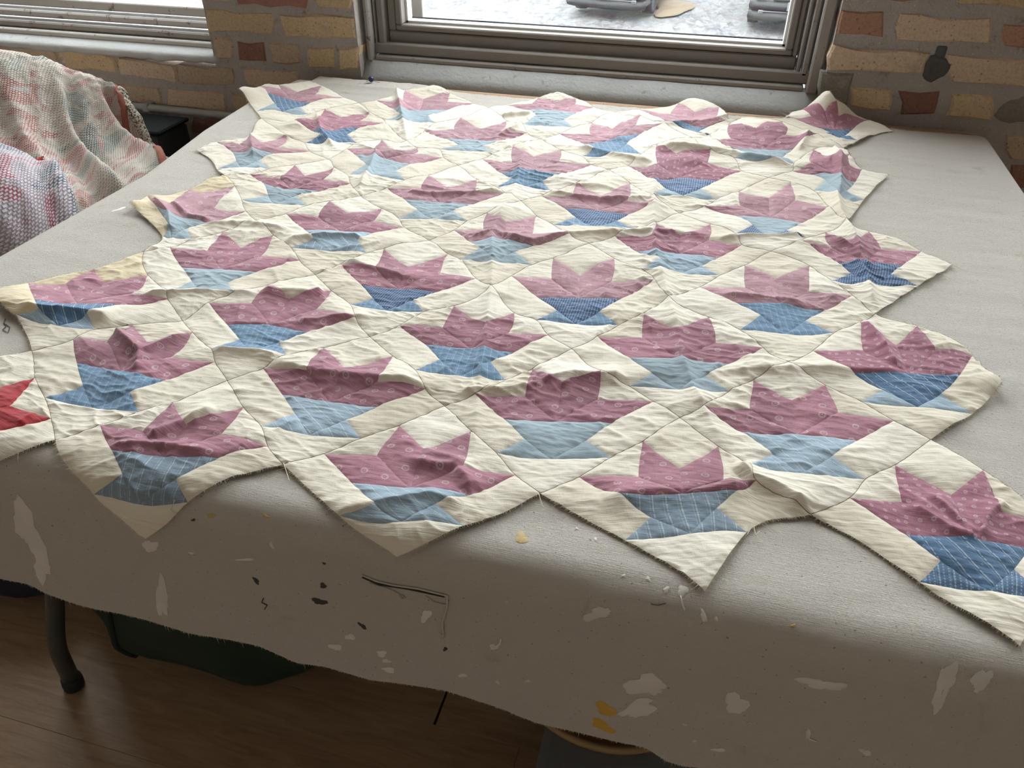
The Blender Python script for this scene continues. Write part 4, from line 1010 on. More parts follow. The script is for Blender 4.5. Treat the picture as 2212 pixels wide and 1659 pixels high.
def quilt_h(x, s):
    x = np.asarray(x, float); s = np.asarray(s, float)
    h = 0.0035 + cloth_off(x, s)
    h = h + 0.0055 * np.maximum(0, fbm(x * 8, s * 11, 71, 2) + 0.15)
    wx = x + 0.02 * noise(x * 6, s * 6, 8); wsv = s + 0.012 * noise(x * 7, s * 7, 9)
    r1 = 1 - np.abs(noise(wx * 16, wsv * 34, 21)) * 2.2
    r2 = 1 - np.abs(noise(wx * 30 + 5, wsv * 60, 22)) * 2.2
    am = np.clip(0.5 + 0.9 * noise(x * 6, s * 6, 33), 0.15, 1.2)
    h = h + am * (0.0022 * np.clip(r1, 0, 1) ** 3 + 0.0010 * np.clip(r2, 0, 1) ** 3)
    h = h + 0.0005 * noise(x * 90, s * 170, 51)
    for (cx_, cs_, bh, br_) in BP: h = h + bh * np.exp(-((x - cx_) ** 2 + (s - cs_) ** 2) / (2 * (br_ * 0.6) ** 2))
    best = np.zeros_like(h)
    for (rh, wf, wb_, X, Sx) in rp:
        m_ = (x > X.min() - 0.10) & (x < X.max() + 0.10) & (s > Sx.min() - 0.10) & (s < Sx.max() + 0.10)
        if not m_.any(): continue
        xx, ss = x[m_], s[m_]; dmin = np.full(xx.shape, 9.0); side = np.zeros(xx.shape); endt = np.zeros(xx.shape)
        ntot = len(X) - 1
        for i in range(ntot):
            dx, ds = X[i + 1] - X[i], Sx[i + 1] - Sx[i]; L2 = dx * dx + ds * ds + 1e-12
            tr = ((xx - X[i]) * dx + (ss - Sx[i]) * ds) / L2; t = np.clip(tr, 0, 1)
            ex, es = xx - X[i] - t * dx, ss - Sx[i] - t * ds; d = np.hypot(ex, es)
            cr = dx * es - ds * ex
            if dx < 0: cr = -cr
            up = d < dmin
            dmin = np.where(up, d, dmin); side = np.where(up, cr, side); endt = np.where(up, (i + t) / ntot, endt)
        w = np.where(side > 0, wb_, wf)
        tap = np.clip(np.minimum(endt, 1 - endt) / 0.12, 0, 1) * 0.75 + 0.25
        best[m_] = np.maximum(best[m_], rh * tap * np.exp(-(dmin / w) ** 1.25))
    for (rh, X0, S0, X1, S1) in CREASE:
        m_ = (np.abs(x - (X0 + X1) / 2) < abs(X1 - X0) / 2 + 0.02) & (np.abs(s - (S0 + S1) / 2) < abs(S1 - S0) / 2 + 0.02)
        if not m_.any(): continue
        xx, ss = x[m_], s[m_]; dx, ds = X1 - X0, S1 - S0; L2 = dx * dx + ds * ds
        t = np.clip(((xx - X0) * dx + (ss - S0) * ds) / L2, 0, 1); ex, es = xx - X0 - t * dx, ss - S0 - t * ds; d = np.hypot(ex, es)
        w = np.where(dx * es - ds * ex > 0, 0.0075, 0.0032)
        best[m_] += rh * np.sin(math.pi * np.clip(t, 0.02, 0.98)) * np.exp(-(d / w) ** 1.2)
    h = h + best
    return h
# lattice -> canvas coordinates, thin-plate spline through the surveyed points
src = []; ppx = []
for nm, (a, b, K) in BLK.items():
    for k, q in K.items():
        src.append((a + LOC[k][0], b + LOC[k][1])); ppx.append(q)
src = np.array(src); ppx = np.array(ppx)
cx_, cs_ = hit(ppx[:, 0], ppx[:, 1], quilt_h, 70)
dst = np.stack([cx_, np.minimum(cs_, 1.985)], -1)
def tpsk(r2): return 0.5 * r2 * np.log(r2 + 1e-12)
n = len(src); D2 = ((src[:, None] - src[None]) ** 2).sum(-1)
K_ = tpsk(D2) + 0.035 * np.eye(n); Pm = np.concatenate([np.ones((n, 1)), src], 1)
Aw = np.block([[K_, Pm], [Pm.T, np.zeros((3, 3))]])
W_ = np.linalg.solve(Aw, np.concatenate([dst, np.zeros((3, 2))]))
def warp_exact(q):
    out = np.empty((len(q), 2))
    for i in range(0, len(q), 4000):
        p = q[i:i + 4000]; d2 = ((p[:, None] - src[None]) ** 2).sum(-1)
        out[i:i + 4000] = tpsk(d2) @ W_[:n] + W_[n] + p @ W_[n + 1:]
    return out
RES_ = np.abs(warp_exact(src) - dst).mean(0)
_st = 0.05; _a0, _b0, _na, _nb = -1.3, -0.3, 232, 230
_ga, _gb = np.meshgrid(_a0 + _st * np.arange(_na), _b0 + _st * np.arange(_nb), indexing='ij')
_WG = warp_exact(np.stack([_ga, _gb], -1).reshape(-1, 2)).reshape(_na, _nb, 2)
def warp(q):
    """cubic lookup in the sampled spline"""
    fa = (q[:, 0] - _a0) / _st; fb = (q[:, 1] - _b0) / _st
    ia = np.clip(np.floor(fa).astype(int), 1, _na - 3); ib = np.clip(np.floor(fb).astype(int), 1, _nb - 3); ta = fa - ia; tb = fb - ib
    def w4(t): return [((-t + 2) * t - 1) * t / 2, ((3 * t - 5) * t * t + 2) / 2, ((-3 * t + 4) * t + 1) * t / 2, (t - 1) * t * t / 2]
    wa, wb4 = w4(ta), w4(tb); out = np.zeros((len(q), 2))
    for i in range(4):
        for j in range(4): out += (wa[i] * wb4[j])[:, None] * _WG[ia + i - 1, ib + j - 1]
    return out
PATCH = [('tulip_petal', 'p', ['C', 'e1', 't1', 'n1']), ('tulip_petal', 'p', ['C', 'n1', 't2', 'n0']), ('tulip_petal', 'p', ['C', 'n0', 't3', 'n2']), ('tulip_petal', 'p', ['C', 'n2', 't4', 'e5']),
         ('basket_patch', 'b', ['e1', 'ap', 'e5']), ('base_patch', 's', ['nl', 'bl', 'ap']), ('base_patch', 's', ['nr', 'ap', 'br']),
         ('cream_patch', 'c', ['n0', 't2', 'T', 't3']), ('cream_patch', 'c', ['t1', 't2', 'n1']), ('cream_patch', 'c', ['t4', 'n2', 't3']),
         ('cream_patch', 'c', ['L', 'bl', 'nl', 't1']), ('cream_patch', 'c', ['R', 't4', 'nr', 'br']), ('cream_patch', 'c', ['bl', 'B', 'br'])]
def patch_grid(poly, step=0.0022):
    P = np.array([LOC[k] for k in poly])
    if len(P) == 4:
        n1 = max(4, int(np.linalg.norm(P[1] - P[0]) * HD / step)); n2 = max(4, int(np.linalg.norm(P[3] - P[0]) * HD / step))
        u, w = np.meshgrid(np.linspace(0, 1, n1), np.linspace(0, 1, n2), indexing='ij'); u = u[..., None]; w = w[..., None]
        G = (P[0] * (1 - u) * (1 - w) + P[1] * u * (1 - w) + P[2] * u * w + P[3] * (1 - u) * w).reshape(-1, 2)
        return P, G, grid_faces(n1, n2).tolist()
    n1 = max(5, int(max(np.linalg.norm(P[1] - P[0]), np.linalg.norm(P[2] - P[0])) * HD / step))
    G = []; idx = {}
    for i in range(n1 + 1):
        for j in range(n1 + 1 - i):
            idx[i, j] = len(G); G.append(P[0] + (P[1] - P[0]) * i / n1 + (P[2] - P[0]) * j / n1)
    F = []
    for i in range(n1):
        for j in range(n1 - i):
            if i + j < n1 - 1: F.append((idx[i, j], idx[i + 1, j], idx[i + 1, j + 1], idx[i, j + 1]))
            else: F.append((idx[i, j], idx[i + 1, j], idx[i, j + 1]))
    return P, np.array(G), F
def poly_dist(P, G):
    d = np.full(len(G), 9.0)
    for k in range(len(P)):
        a, b = P[k], P[(k + 1) % len(P)]; e = b - a
        t = np.clip(((G - a) @ e) / (e @ e), 0, 1)[:, None]; d = np.minimum(d, np.linalg.norm(G - a - t * e, axis=1))
    return d * HD
GR = [(nm, kd, *patch_grid(pl)) for nm, kd, pl in PATCH]
PUCK = [-0.0009 * np.exp(-poly_dist(P, G) / 0.003) + 0.0012 * (1 - np.exp(-poly_dist(P, G) / 0.012)) for _, _, P, G, F in GR]
ALLG = np.concatenate([g[3] for g in GR]); ALLP = np.concatenate(PUCK); OFFS = np.cumsum([0] + [len(g[3]) for g in GR])
def quilt_pos(ab, extra=0.0):
    q = warp(ab); x, s = q[:, 0], np.minimum(q[:, 1], 1.987)
    return surf(x, s, quilt_h(x, s) + extra)

# ---- printed cottons
def weave(m, amt=0.5):
    v = m.coord('UV'); a = m.noise(m.coord('UV', (900, 140, 1)), 1, 2, 0.6); b = m.noise(m.coord('UV', (140, 900, 1)), 1, 2, 0.6)
    cr = m.math('ADD', m.noise(m.coord('UV', (22, 150, 1), (0, 0, 0.15)), 1.0, 3, 0.55, 0.4), m.math('MULTIPLY', m.noise(m.coord('UV', (120, 26, 1), (0, 0, 0.4)), 1.0, 3, 0.55, 0.4), 0.6))
    oi = m.n('ShaderNodeObjectInfo').outputs['Random']
    return v, a, b, cr, oi
def finish(m, c, a, b, cr, oi, lo=0.9, hi=0.2):
    hs = m.n('ShaderNodeHueSaturation'); m.plug(hs.inputs['Color'], c); m.plug(hs.inputs['Value'], m.math('MULTIPLY_ADD', oi, hi, lo))
    nb = m.bump(m.math('ADD', a, b), 0.25, 0.0006, m.bump(cr, 0.45, 0.0024))
    return m.out(hs.outputs[0], 0.88, nb, Sheen_Weight=0.15)
def m_cream():
    m = NM('cream_cotton'); v, a, b, cr, oi = weave(m)
    c = m.mix(oi, (0.69, 0.615, 0.49), (0.73, 0.675, 0.575))
    c = m.mix(m.math('MULTIPLY', m.band(m.noise(v, 14, 3), 0.55, 0.8), 0.3), c, (0.64, 0.54, 0.39))
    return finish(m, c, a, b, cr, oi, 0.94, 0.10)
def m_aged():
    m = NM('yellowed_cotton'); v, a, b, cr, oi = weave(m)
    return finish(m, m.mix(oi, (0.66, 0.54, 0.35), (0.68, 0.57, 0.40)), a, b, cr, oi, 0.95, 0.08)
def m_plum(name, c1, c2, sp, ring=(0.10, 0.16)):
    m = NM(name); v, a, b, cr, oi = weave(m)
    c = m.mix(m.math('ADD', m.math('MULTIPLY', a, 0.6), m.math('MULTIPLY', b, 0.4)), c1, c2)
    vo = m.voro(v, 1 / sp, 0.45, 'F1', '2D').outputs['Distance']
    wob = m.math('MULTIPLY_ADD', m.noise(v, 3 / sp, 2), 0.08, -0.04); vo = m.math('ADD', vo, wob)
    ringf = m.math('MULTIPLY', m.band(vo, ring[0] - 0.03, ring[0] + 0.015), m.math('SUBTRACT', 1.0, m.band(vo, ring[1] - 0.015, ring[1] + 0.03)))
    dot = m.math('SUBTRACT', 1.0, m.band(vo, 0.02, 0.05))
    pr = m.math('MULTIPLY', m.math('MAXIMUM', ringf, dot), 0.55)
    c = m.mix(pr, c, (0.56, 0.42, 0.43))
    return finish(m, c, a, b, cr, oi, 0.88, 0.24)
def m_blue(name, c1, c2, stripe=None, dots=None, ang=0.0, line=(0.55, 0.62, 0.66), amt=0.6):
    m = NM(name); v, a, b, cr, oi = weave(m)
    c = m.mix(m.math('ADD', m.math('MULTIPLY', a, 0.5), m.math('MULTIPLY', b, 0.5)), c1, c2)
    vr = m.coord('UV', (1, 1, 1), (0, 0, ang)); sx = m.n('ShaderNodeSeparateXYZ'); m.plug(sx.inputs[0], vr)
    if stripe:
        f = m.math('FRACT', m.math('DIVIDE', sx.outputs[0], stripe)); d = m.math('ABSOLUTE', m.math('SUBTRACT', f, 0.5))
        ln = m.math('SUBTRACT', 1.0, m.band(d, 0.02, 0.06))
        dash = m.band(m.noise(m.coord('UV', (1, 1, 1), (0, 0, ang)), 260, 1), 0.30, 0.5)
        c = m.mix(m.math('MULTIPLY', m.math('MULTIPLY', ln, dash), amt), c, line)
        f2 = m.math('FRACT', m.math('MULTIPLY_ADD', sx.outputs[0], 1 / stripe, 0.22)); d2 = m.math('ABSOLUTE', m.math('SUBTRACT', f2, 0.5))
        c = m.mix(m.math('MULTIPLY', m.math('SUBTRACT', 1.0, m.band(d2, 0.01, 0.035)), amt * 0.45), c, line)
        vo = m.voro(v, 60, 0.9, 'F1', '2D').outputs['Distance']
        c = m.mix(m.math('MULTIPLY', m.math('LESS_THAN', vo, 0.07), amt * 0.4), c, line)
    if dots:
        fx = m.math('ABSOLUTE', m.math('SUBTRACT', m.math('FRACT', m.math('DIVIDE', sx.outputs[0], dots)), 0.5))
        fy = m.math('ABSOLUTE', m.math('SUBTRACT', m.math('FRACT', m.math('DIVIDE', sx.outputs[1], dots * 0.8)), 0.5))
        dd = m.math('MULTIPLY', m.math('LESS_THAN', fx, 0.16), m.math('LESS_THAN', fy, 0.28))
        c = m.mix(m.math('MULTIPLY', dd, amt), c, line)
    return finish(m, c, a, b, cr, oi, 0.9, 0.2)
Q = {}
Q['c'] = m_cream(); Q['a'] = m_aged()
Q['p'] = m_plum('plum_print', (0.26, 0.095, 0.135), (0.42, 0.205, 0.25), 0.026)
Q['q'] = m_plum('plum_small_print', (0.24, 0.08, 0.125), (0.39, 0.17, 0.22), 0.013, (0.08, 0.17))
Q['r'] = m_plum('pale_plum_print', (0.32, 0.15, 0.185), (0.47, 0.275, 0.31), 0.024)
Q['R'] = m_blue('red_cotton', (0.33, 0.010, 0.017), (0.42, 0.022, 0.028))
Q['d'] = m_blue('dark_blue_stripe', (0.045, 0.105, 0.205), (0.085, 0.17, 0.285), 0.013, None, -0.75)
Q['m'] = m_blue('mid_blue_stripe', (0.095, 0.18, 0.29), (0.15, 0.25, 0.36), 0.0095, None, -0.35, (0.48, 0.57, 0.63), 0.45)
Q['l'] = m_blue('light_blue_stripe', (0.235, 0.32, 0.40), (0.325, 0.415, 0.485), 0.014, None, -1.0, (0.62, 0.68, 0.70), 0.5)
Q['k'] = m_blue('pale_blue_chambray', (0.25, 0.325, 0.375), (0.34, 0.42, 0.465))
Q['s'] = m_blue('slate_blue_stripe', (0.165, 0.225, 0.29), (0.235, 0.305, 0.37), 0.0135, None, -0.25, (0.58, 0.64, 0.66), 0.6)
Q['o'] = m_blue('dotted_navy', (0.038, 0.085, 0.19), (0.065, 0.125, 0.25), None, 0.0042, 0.05, (0.42, 0.52, 0.64), 0.65)
Q['n'] = m_blue('navy_print_stripe', (0.055, 0.115, 0.22), (0.085, 0.165, 0.275), 0.014, 0.005, 0.2, (0.40, 0.50, 0.60), 0.5)
# per block: petals, basket, base; label
STY = dict(F0='RRR', F1='pss', F2='pll', F3='pss', F4='qdn', G1='pmm', G2='pll', G3='pkk', G4='pll', H0='pdl', H1='pmm', H2='pmm', H3='pkk', H4='qdl', I0='pkk', I1='pom', I2='rom', I3='rmm',
           J0='rkk', J1='pls', J2='rkk', J3='pll', J4='poo', K0='pkk', K1='rkk', K2='rom', K3='rko', L0='rkk', L1='rkk', L2='rmm', L3='qok', L4='pkk', M0='pdd', M1='rkk', M2='rmm', M3='pkk', N0='rdk', N1='rkk', N2='rkk', N3='rmm', N4='pdd')
BN = {'R': 'red cotton', 's': 'slate blue striped', 'l': 'light blue striped', 'd': 'dark blue striped', 'm': 'mid blue striped', 'k': 'pale blue chambray', 'o': 'navy dotted'}
quilt = empty('quilt_top', (-0.30, 1.20, ZT))
tag(quilt, 'unfinished pieced quilt top of plum tulips in blue baskets spread over the canvas', 'quilt')
stitch = plain('brown_stitching', (0.20, 0.155, 0.11), 0.9)
seam_edges = [('L', 'T'), ('T', 'R'), ('R', 'B'), ('B', 'L')]
done_edges = set()
have = {(a, b) for (a, b, K) in BLK.values()}
fray = MB(); rf = random.Random(8)
inv = Matrix.Translation(quilt.location).inverted()
def qpart(o, par, root=True):
    o.parent = par; o.matrix_parent_inverse = inv if par is quilt else invB[par.name]
    return o
invB = {}
for nm, (a, b, K) in BLK.items():
    ctr = quilt_pos(np.array([[a, b]], float))[0]
    blk = empty('quilt_block', tuple(ctr)); blk.parent = quilt; blk.matrix_parent_inverse = inv
    blk['label'] = ('quilt block with a %s tulip in a %s basket' % ('red' if nm == 'F0' else 'plum', BN[STY[nm][1]])) if nm != 'F0' else 'quilt block with a plain red tulip at the left edge'
    invB[blk.name] = Matrix.Translation(blk.location).inverted()
    st = STY[nm]; rb = random.Random(nm)
    allV = quilt_pos(ALLG + np.array([a, b]), ALLP)
    for gi, ((pn, kd, P, G, F), pk) in enumerate(zip(GR, PUCK)):
        V = allV[OFFS[gi]:OFFS[gi + 1]]
        key = {'p': st[0], 'b': st[1], 's': st[2], 'c': 'c'}[kd]
        if kd == 'c' and nm in ('H0', 'J0') and gi in (7, 8, 10): key = 'a'
        ro = rb.uniform(0, 3) if kd != 'c' else 0.0
        ca_, sa_ = math.cos(ro * 0.12), math.sin(ro * 0.12)
        U = G * HD; U = np.stack([U[:, 0] * ca_ - U[:, 1] * sa_, U[:, 0] * sa_ + U[:, 1] * ca_], -1) + np.array([rb.uniform(0, 3), rb.uniform(0, 3)])
        o = mesh(pn, V, F, Q[key], None, True, U)
        qpart(o, blk)
    # stitched seams to the neighbouring blocks and raw outer edges
    sm = MB()
    nb_ = {('L', 'T'): (-1, 1), ('T', 'R'): (1, 1), ('R', 'B'): (1, -1), ('B', 'L'): (-1, -1)}
    for e in seam_edges:
        p0, p1 = np.array(LOC[e[0]], float) + (a, b), np.array(LOC[e[1]], float) + (a, b)
        t = np.linspace(0.0, 1.0, 70)[:, None]; line = p0 * (1 - t) + p1 * t
        other = (a + nb_[e][0], b + nb_[e][1])
        if other in have:
            if e in (('L', 'T'), ('T', 'R')):
                w = 0.004 * np.array([[rf.uniform(-1, 1), rf.uniform(-1, 1)] for _ in range(70)])
                V = quilt_pos(line + w * 0.5, -0.0007)
                sm.tube(V, 0.00032, 3)
        else:
            V = quilt_pos(line, -0.001)
            for i in range(69):
                for _ in range(3):
                    p = V[i] + (V[i + 1] - V[i]) * rf.random(); out = np.array([nb_[e][0], nb_[e][1] * 1.0, 0]) * 0.7
                    L = rf.uniform(0.001, 0.0045) if rf.random() < 0.985 else rf.uniform(0.008, 0.03)
                    q = p + np.array([out[0] * L + rf.uniform(-0.001, 0.001), out[1] * L + rf.uniform(-0.001, 0.001), rf.uniform(-0.0015, 0.0008)])
                    fray.add([p + (0.0003, 0, 0), p + (-0.0003, 0, 0), p + (0, 0.0002, 0.0005), q], [(0, 1, 3), (1, 2, 3), (2, 0, 3)])
    if sm.v:
        o = sm.build('seam_stitching', stitch, None, True); qpart(o, blk)
o = fray.build('frayed_edge', plain('cream_thread', (0.66, 0.59, 0.46), 0.9)); qpart(o, quilt); o['kind'] = 'stuff'
def loose(pts, name='loose_thread', mat=None, w=0.0004):
    x, s = hit([p[0] for p in pts], [p[1] for p in pts], quilt_h, 70)
    V = surf(x, s, quilt_h(x, s) + 0.002)
    P = []
    for i in range(len(V) - 1):
        for t in np.linspace(0, 1, 6)[:-1]: P.append(V[i] * (1 - t) + V[i + 1] * t)
    P.append(V[-1])
    o = MB().tube(P, w, 4).build(name, mat or M['thread'], None, True); qpart(o, quilt)
M['thread'] = plain('cream_loose_thread', (0.68, 0.61, 0.48), 0.9)
loose([(613, 1003), (622, 1030), (625, 1042)]); loose([(1163, 1068), (1172, 1098), (1190, 1108)]); loose([(1612, 1160), (1626, 1135), (1632, 1160), (1640, 1150)])
loose([(1010, 1125), (1040, 1128), (1052, 1118)]); loose([(380, 1080), (372, 1100), (385, 1110)])

# ================================================================== stitched rag quilt heaped left of the table
def tps_fit(s_, d_, lam=1e-4):
    s_ = np.array(s_, float); d_ = np.array(d_, float); n_ = len(s_)
    K = tpsk(((s_[:, None] - s_[None]) ** 2).sum(-1)) + lam * np.eye(n_); Pq = np.concatenate([np.ones((n_, 1)), s_], 1)
    w = np.linalg.solve(np.block([[K, Pq], [Pq.T, np.zeros((3, 3))]]), np.concatenate([d_, np.zeros((3, d_.shape[1]))]))
    return lambda q: tpsk(((q[:, None] - s_[None]) ** 2).sum(-1)) @ w[:n_] + w[n_] + q @ w[n_ + 1:]
# survey of the heap: grid column u (left..right), row v (far top .. near floor) -> pixel and depth
kp = [((0.0, 0.20), (-330, 100), 1.58), ((0.3, 0.20), (0, 113), 1.62), ((0.5, 0.20), (110, 134), 1.66), ((0.7, 0.20), (190, 166), 1.70), ((0.88, 0.20), (242, 188), 1.72), ((1.0, 0.20), (268, 212), 1.73),
      ((0.0, 0.45), (-330, 230), 1.40), ((0.3, 0.45), (0, 250), 1.44), ((0.55, 0.45), (120, 265), 1.50), ((0.8, 0.45), (220, 272), 1.60), ((1.0, 0.45), (288, 262), 1.69),
      ((0.0, 0.65), (-330, 340), 1.26), ((0.3, 0.65), (0, 345), 1.30), ((0.55, 0.65), (130, 365), 1.36), ((0.8, 0.65), (250, 350), 1.50), ((1.0, 0.65), (346, 326), 1.64),
      ((0.0, 0.85), (-330, 520), 1.06), ((0.3, 0.85), (0, 500), 1.10), ((0.55, 0.85), (140, 470), 1.20), ((0.8, 0.85), (270, 430), 1.36), ((1.0, 0.85), (368, 400), 1.52)]
S3 = [k[0] for k in kp]; D3 = [at_y(float(k[1][0]), float(k[1][1]), k[2]) for k in kp]
for (u, X, Y, Z) in ((0.0, -2.15, 1.74, 0.55), (0.3, -1.85, 1.75, 0.52), (0.6, -1.66, 1.76, 0.48), (1.0, -1.50, 1.755, 0.42)): S3.append((u, 0.0)); D3.append(np.array([X, Y, Z]))
for (u, X, Y, Z) in ((0.0, -2.05, 1.06, 0.06), (0.3, -1.55, 1.06, 0.06), (0.6, -1.34, 1.16, 0.05), (1.0, -1.28, 1.48, 0.05)): S3.append((u, 1.15)); D3.append(np.array([X, Y, Z]))
hf_ = tps_fit(S3, np.array(D3), 2e-4)
NU, NV = 200, 240
U_, V_ = np.meshgrid(np.linspace(0, 1, NU), np.linspace(0, 1.15, NV), indexing='ij')
uv2 = np.stack([U_, V_], -1).reshape(-1, 2)
Hh = hf_(uv2).reshape(NU, NV, 3)
def normals(Hh):
    du = np.gradient(Hh, axis=0); dv = np.gradient(Hh, axis=1); N = np.cross(dv, du); N /= np.linalg.norm(N, axis=-1)[..., None] + 1e-9
    return N
N_ = normals(Hh)
if N_[NU // 2, NV // 2] @ (CAM - Hh[NU // 2, NV // 2]) < 0: N_ = -N_
# fold lines run from the top edge down to the lower right
w_ = U_ * 1.0 - V_ * 0.42 + 0.05 * noise(U_ * 3, V_ * 3, 4)
env = sstep(0.20, 0.48, V_)
fold = 0.020 * np.cos(w_ * 30) + 0.012 * np.cos(w_ * 53 + 1.3 + 2 * V_)
fold = fold * env * (0.35 + 0.65 * sstep(0.2, 0.75, U_))
lobe = sstep(0.02, -0.03, (V_ - 0.615) * -1.0 + (U_ - 0.30) * 0.42 - 0.0)           # lower left fold laid over the rest
lobe = sstep(-0.015, 0.035, (V_ - 0.625) - (U_ - 0.30) * 0.42)
lobe = lobe * sstep(0.62, 0.50, U_)
gro = np.exp(-(((V_ - 0.615) - (U_ - 0.30) * 0.42) / 0.02) ** 2) * sstep(0.66, 0.5, U_)
rip = 0.0035 * fbm(U_ * 22, V_ * 22, 14, 3)
Hh = Hh + N_ * (fold * (1 - 0.6 * lobe) + 0.045 * lobe - 0.014 * gro + rip)[..., None]
Hh[..., 2] = np.maximum(Hh[..., 2], 0.012)
arcu = np.concatenate([[0], np.cumsum(np.linalg.norm(np.diff(Hh[:, NV // 2], axis=0), axis=1))]); arcv = np.concatenate([[0], np.cumsum(np.linalg.norm(np.diff(Hh[int(NU * .6)], axis=0), axis=1))])
kuv = np.stack(np.meshgrid(arcu, arcv, indexing='ij'), -1)
def m_kantha(name, lobe_=False, binding=False):
    m = NM(name); v = m.coord('UV'); sx = m.n('ShaderNodeSeparateXYZ')
    wv = m.n('ShaderNodeVectorMath', operation='ADD'); m.plug(wv.inputs[0], m.coord('UV', (1, 1, 1), (0, 0, 0.5)))
    cm = m.n('ShaderNodeCombineXYZ'); m.plug(cm.inputs[1], m.math('MULTIPLY_ADD', m.noise(v, 30, 2), 0.012, -0.006)); m.plug(wv.inputs[1], cm.outputs[0])
    m.plug(sx.inputs[0], wv.outputs[0])
    row = m.math('DIVIDE', sx.outputs[1], 0.0046); rowi = m.math('FLOOR', row); rf_ = m.math('ABSOLUTE', m.math('SUBTRACT', m.math('FRACT', row), 0.5))
    col = m.math('FRACT', m.math('ADD', m.math('DIVIDE', sx.outputs[0], 0.0086), m.math('MULTIPLY', rowi, 0.43)))
    st_ = m.math('MULTIPLY', m.math('SUBTRACT', 1.0, m.band(rf_, 0.26, 0.42)), m.math('SUBTRACT', 1.0, m.band(m.math('ABSOLUTE', m.math('SUBTRACT', col, 0.5)), 0.26, 0.40)))
    pn = m.noise(m.coord('UV', (5.5, 11, 1), (0, 0, 0.35)), 1.0, 3, 0.55, 0.6)
    pal = m.ramp(pn, [(0.0, (0.11, 0.14, 0.13)), (0.40, (0.17, 0.21, 0.19)), (0.44, (0.44, 0.37, 0.30)), (0.53, (0.50, 0.42, 0.37)), (0.56, (0.40, 0.15, 0.13)), (0.62, (0.42, 0.16, 0.14)), (0.65, (0.45, 0.38, 0.38)), (1.0, (0.5, 0.42, 0.42))] if not lobe_ else
                 [(0.0, (0.13, 0.14, 0.19)), (0.42, (0.16, 0.18, 0.23)), (0.46, (0.38, 0.32, 0.36)), (0.56, (0.42, 0.33, 0.38)), (0.60, (0.40, 0.09, 0.13)), (0.66, (0.36, 0.15, 0.2)), (1.0, (0.46, 0.40, 0.45))])
    pn2 = m.noise(m.coord('UV', (14, 3, 1), (0, 0, 0.9), (4, 2, 0)), 1.0, 2)
    pal = m.mix(m.band(pn2, 0.66, 0.70), pal, (0.42, 0.19, 0.18) if not lobe_ else (0.42, 0.12, 0.18))
    c = m.mix(m.math('MULTIPLY', st_, 0.88), pal, (0.69, 0.64, 0.58) if not lobe_ else (0.68, 0.645, 0.66))
    nb = m.bump(st_, 0.8, 0.003, m.bump(m.noise(m.coord('UV', (60, 200, 1), (0, 0, 0.5)), 1, 3), 0.4, 0.006))
    return m.out(c, 0.93, nb)
km = m_kantha('stitched_rag_cotton'); km2 = m_kantha('stitched_lilac_cotton', True)
kf = grid_faces(NU, NV)
kV = Hh.reshape(-1, 3)
n0_ = np.cross(kV[kf[:, 1]] - kV[kf[:, 0]], kV[kf[:, 2]] - kV[kf[:, 0]])
mid_f = len(kf) // 2
if n0_[mid_f] @ (CAM - kV[kf[mid_f, 0]]) < 0: kf = kf[:, ::-1]
lob_v = (lobe > 0.5).reshape(-1)
sel = lob_v[kf].all(1)
rag = empty('rag_quilt', (-1.6, 1.4, 0))
tag(rag, 'bulky faded red and white rag quilt with running stitches, heaped left of the table', 'quilt')
rinv = Matrix.Translation(rag.location).inverted()
def rpart(o): o.parent = rag; o.matrix_parent_inverse = rinv; return o
def sub(mask, name, mat, label=None):
    f = kf[mask]; used = np.unique(f); mp_ = np.zeros(len(kV), int); mp_[used] = np.arange(len(used))
    o = rpart(mesh(name, kV[used], mp_[f], mat, None, True, kuv.reshape(-1, 2)[used]))
    if label: o['label'] = label
    return o
sub(~sel, 'quilt_cover', km)
sub(sel, 'quilt_fold', km2, 'paler lilac and white fold lying in front')
# binding strip along the right edge and red patch by the fold
def ribbon(P, N, wd, th, name, mat, label=None):
    P = np.array(P); T = np.gradient(P, axis=0); T /= np.linalg.norm(T, axis=1)[:, None]; N = N / np.linalg.norm(N, axis=1)[:, None]; B_ = np.cross(T, N)
    v = []; K_ = [(-1, 0), (-0.7, 1), (0, 1.25), (0.7, 1), (1, 0)]
    for p, n_, b_ in zip(P, N, B_):
        for (a, h) in K_: v.append(p + b_ * a * wd + n_ * h * th)
    f = grid_faces(len(P), 5)
    uv_ = [(0.02 * a, 0.01 * i) for i in range(len(P)) for (a, h) in K_]
    o = rpart(mesh(name, v, f, mat, None, True, uv_))
    if label: o['label'] = label
N2 = normals(Hh); 
if N2[NU // 2, NV // 2] @ (CAM - Hh[NU // 2, NV // 2]) < 0: N2 = -N2
ed = slice(int(NV * 0.15), int(NV * 0.93))
mb = NM('speckled_binding'); vb = mb.coord('Object'); nbv = mb.noise(vb, 260, 2); 
m_bind = mb.out(mb.ramp(nbv, [(0.42, (0.06, 0.05, 0.04)), (0.5, (0.40, 0.35, 0.27)), (0.62, (0.50, 0.46, 0.38))]), 0.95)
mr = NM('orange_red_strip'); vr_ = mr.coord('Object'); m_red = mr.out(mr.mix(mr.noise(vr_, 120, 3), (0.24, 0.075, 0.05), (0.36, 0.14, 0.095)), 0.95)
ribbon(Hh[NU - 1, ed], N2[NU - 1, ed], 0.014, 0.008, 'binding', m_bind, 'speckled cream binding')
ribbon(Hh[NU - 8, ed], N2[NU - 8, ed], 0.009, 0.003, 'border_strip', m_red, 'faded orange-red border strip')
iu = np.arange(int(NU * 0.22), int(NU * 0.46)); iv = np.clip(((0.596 + (iu / (NU - 1) - 0.30) * 0.42) / 1.15 * (NV - 1)).astype(int), 0, NV - 1)
mr2 = NM('red_floral_patch'); vr2 = mr2.coord('Object'); 
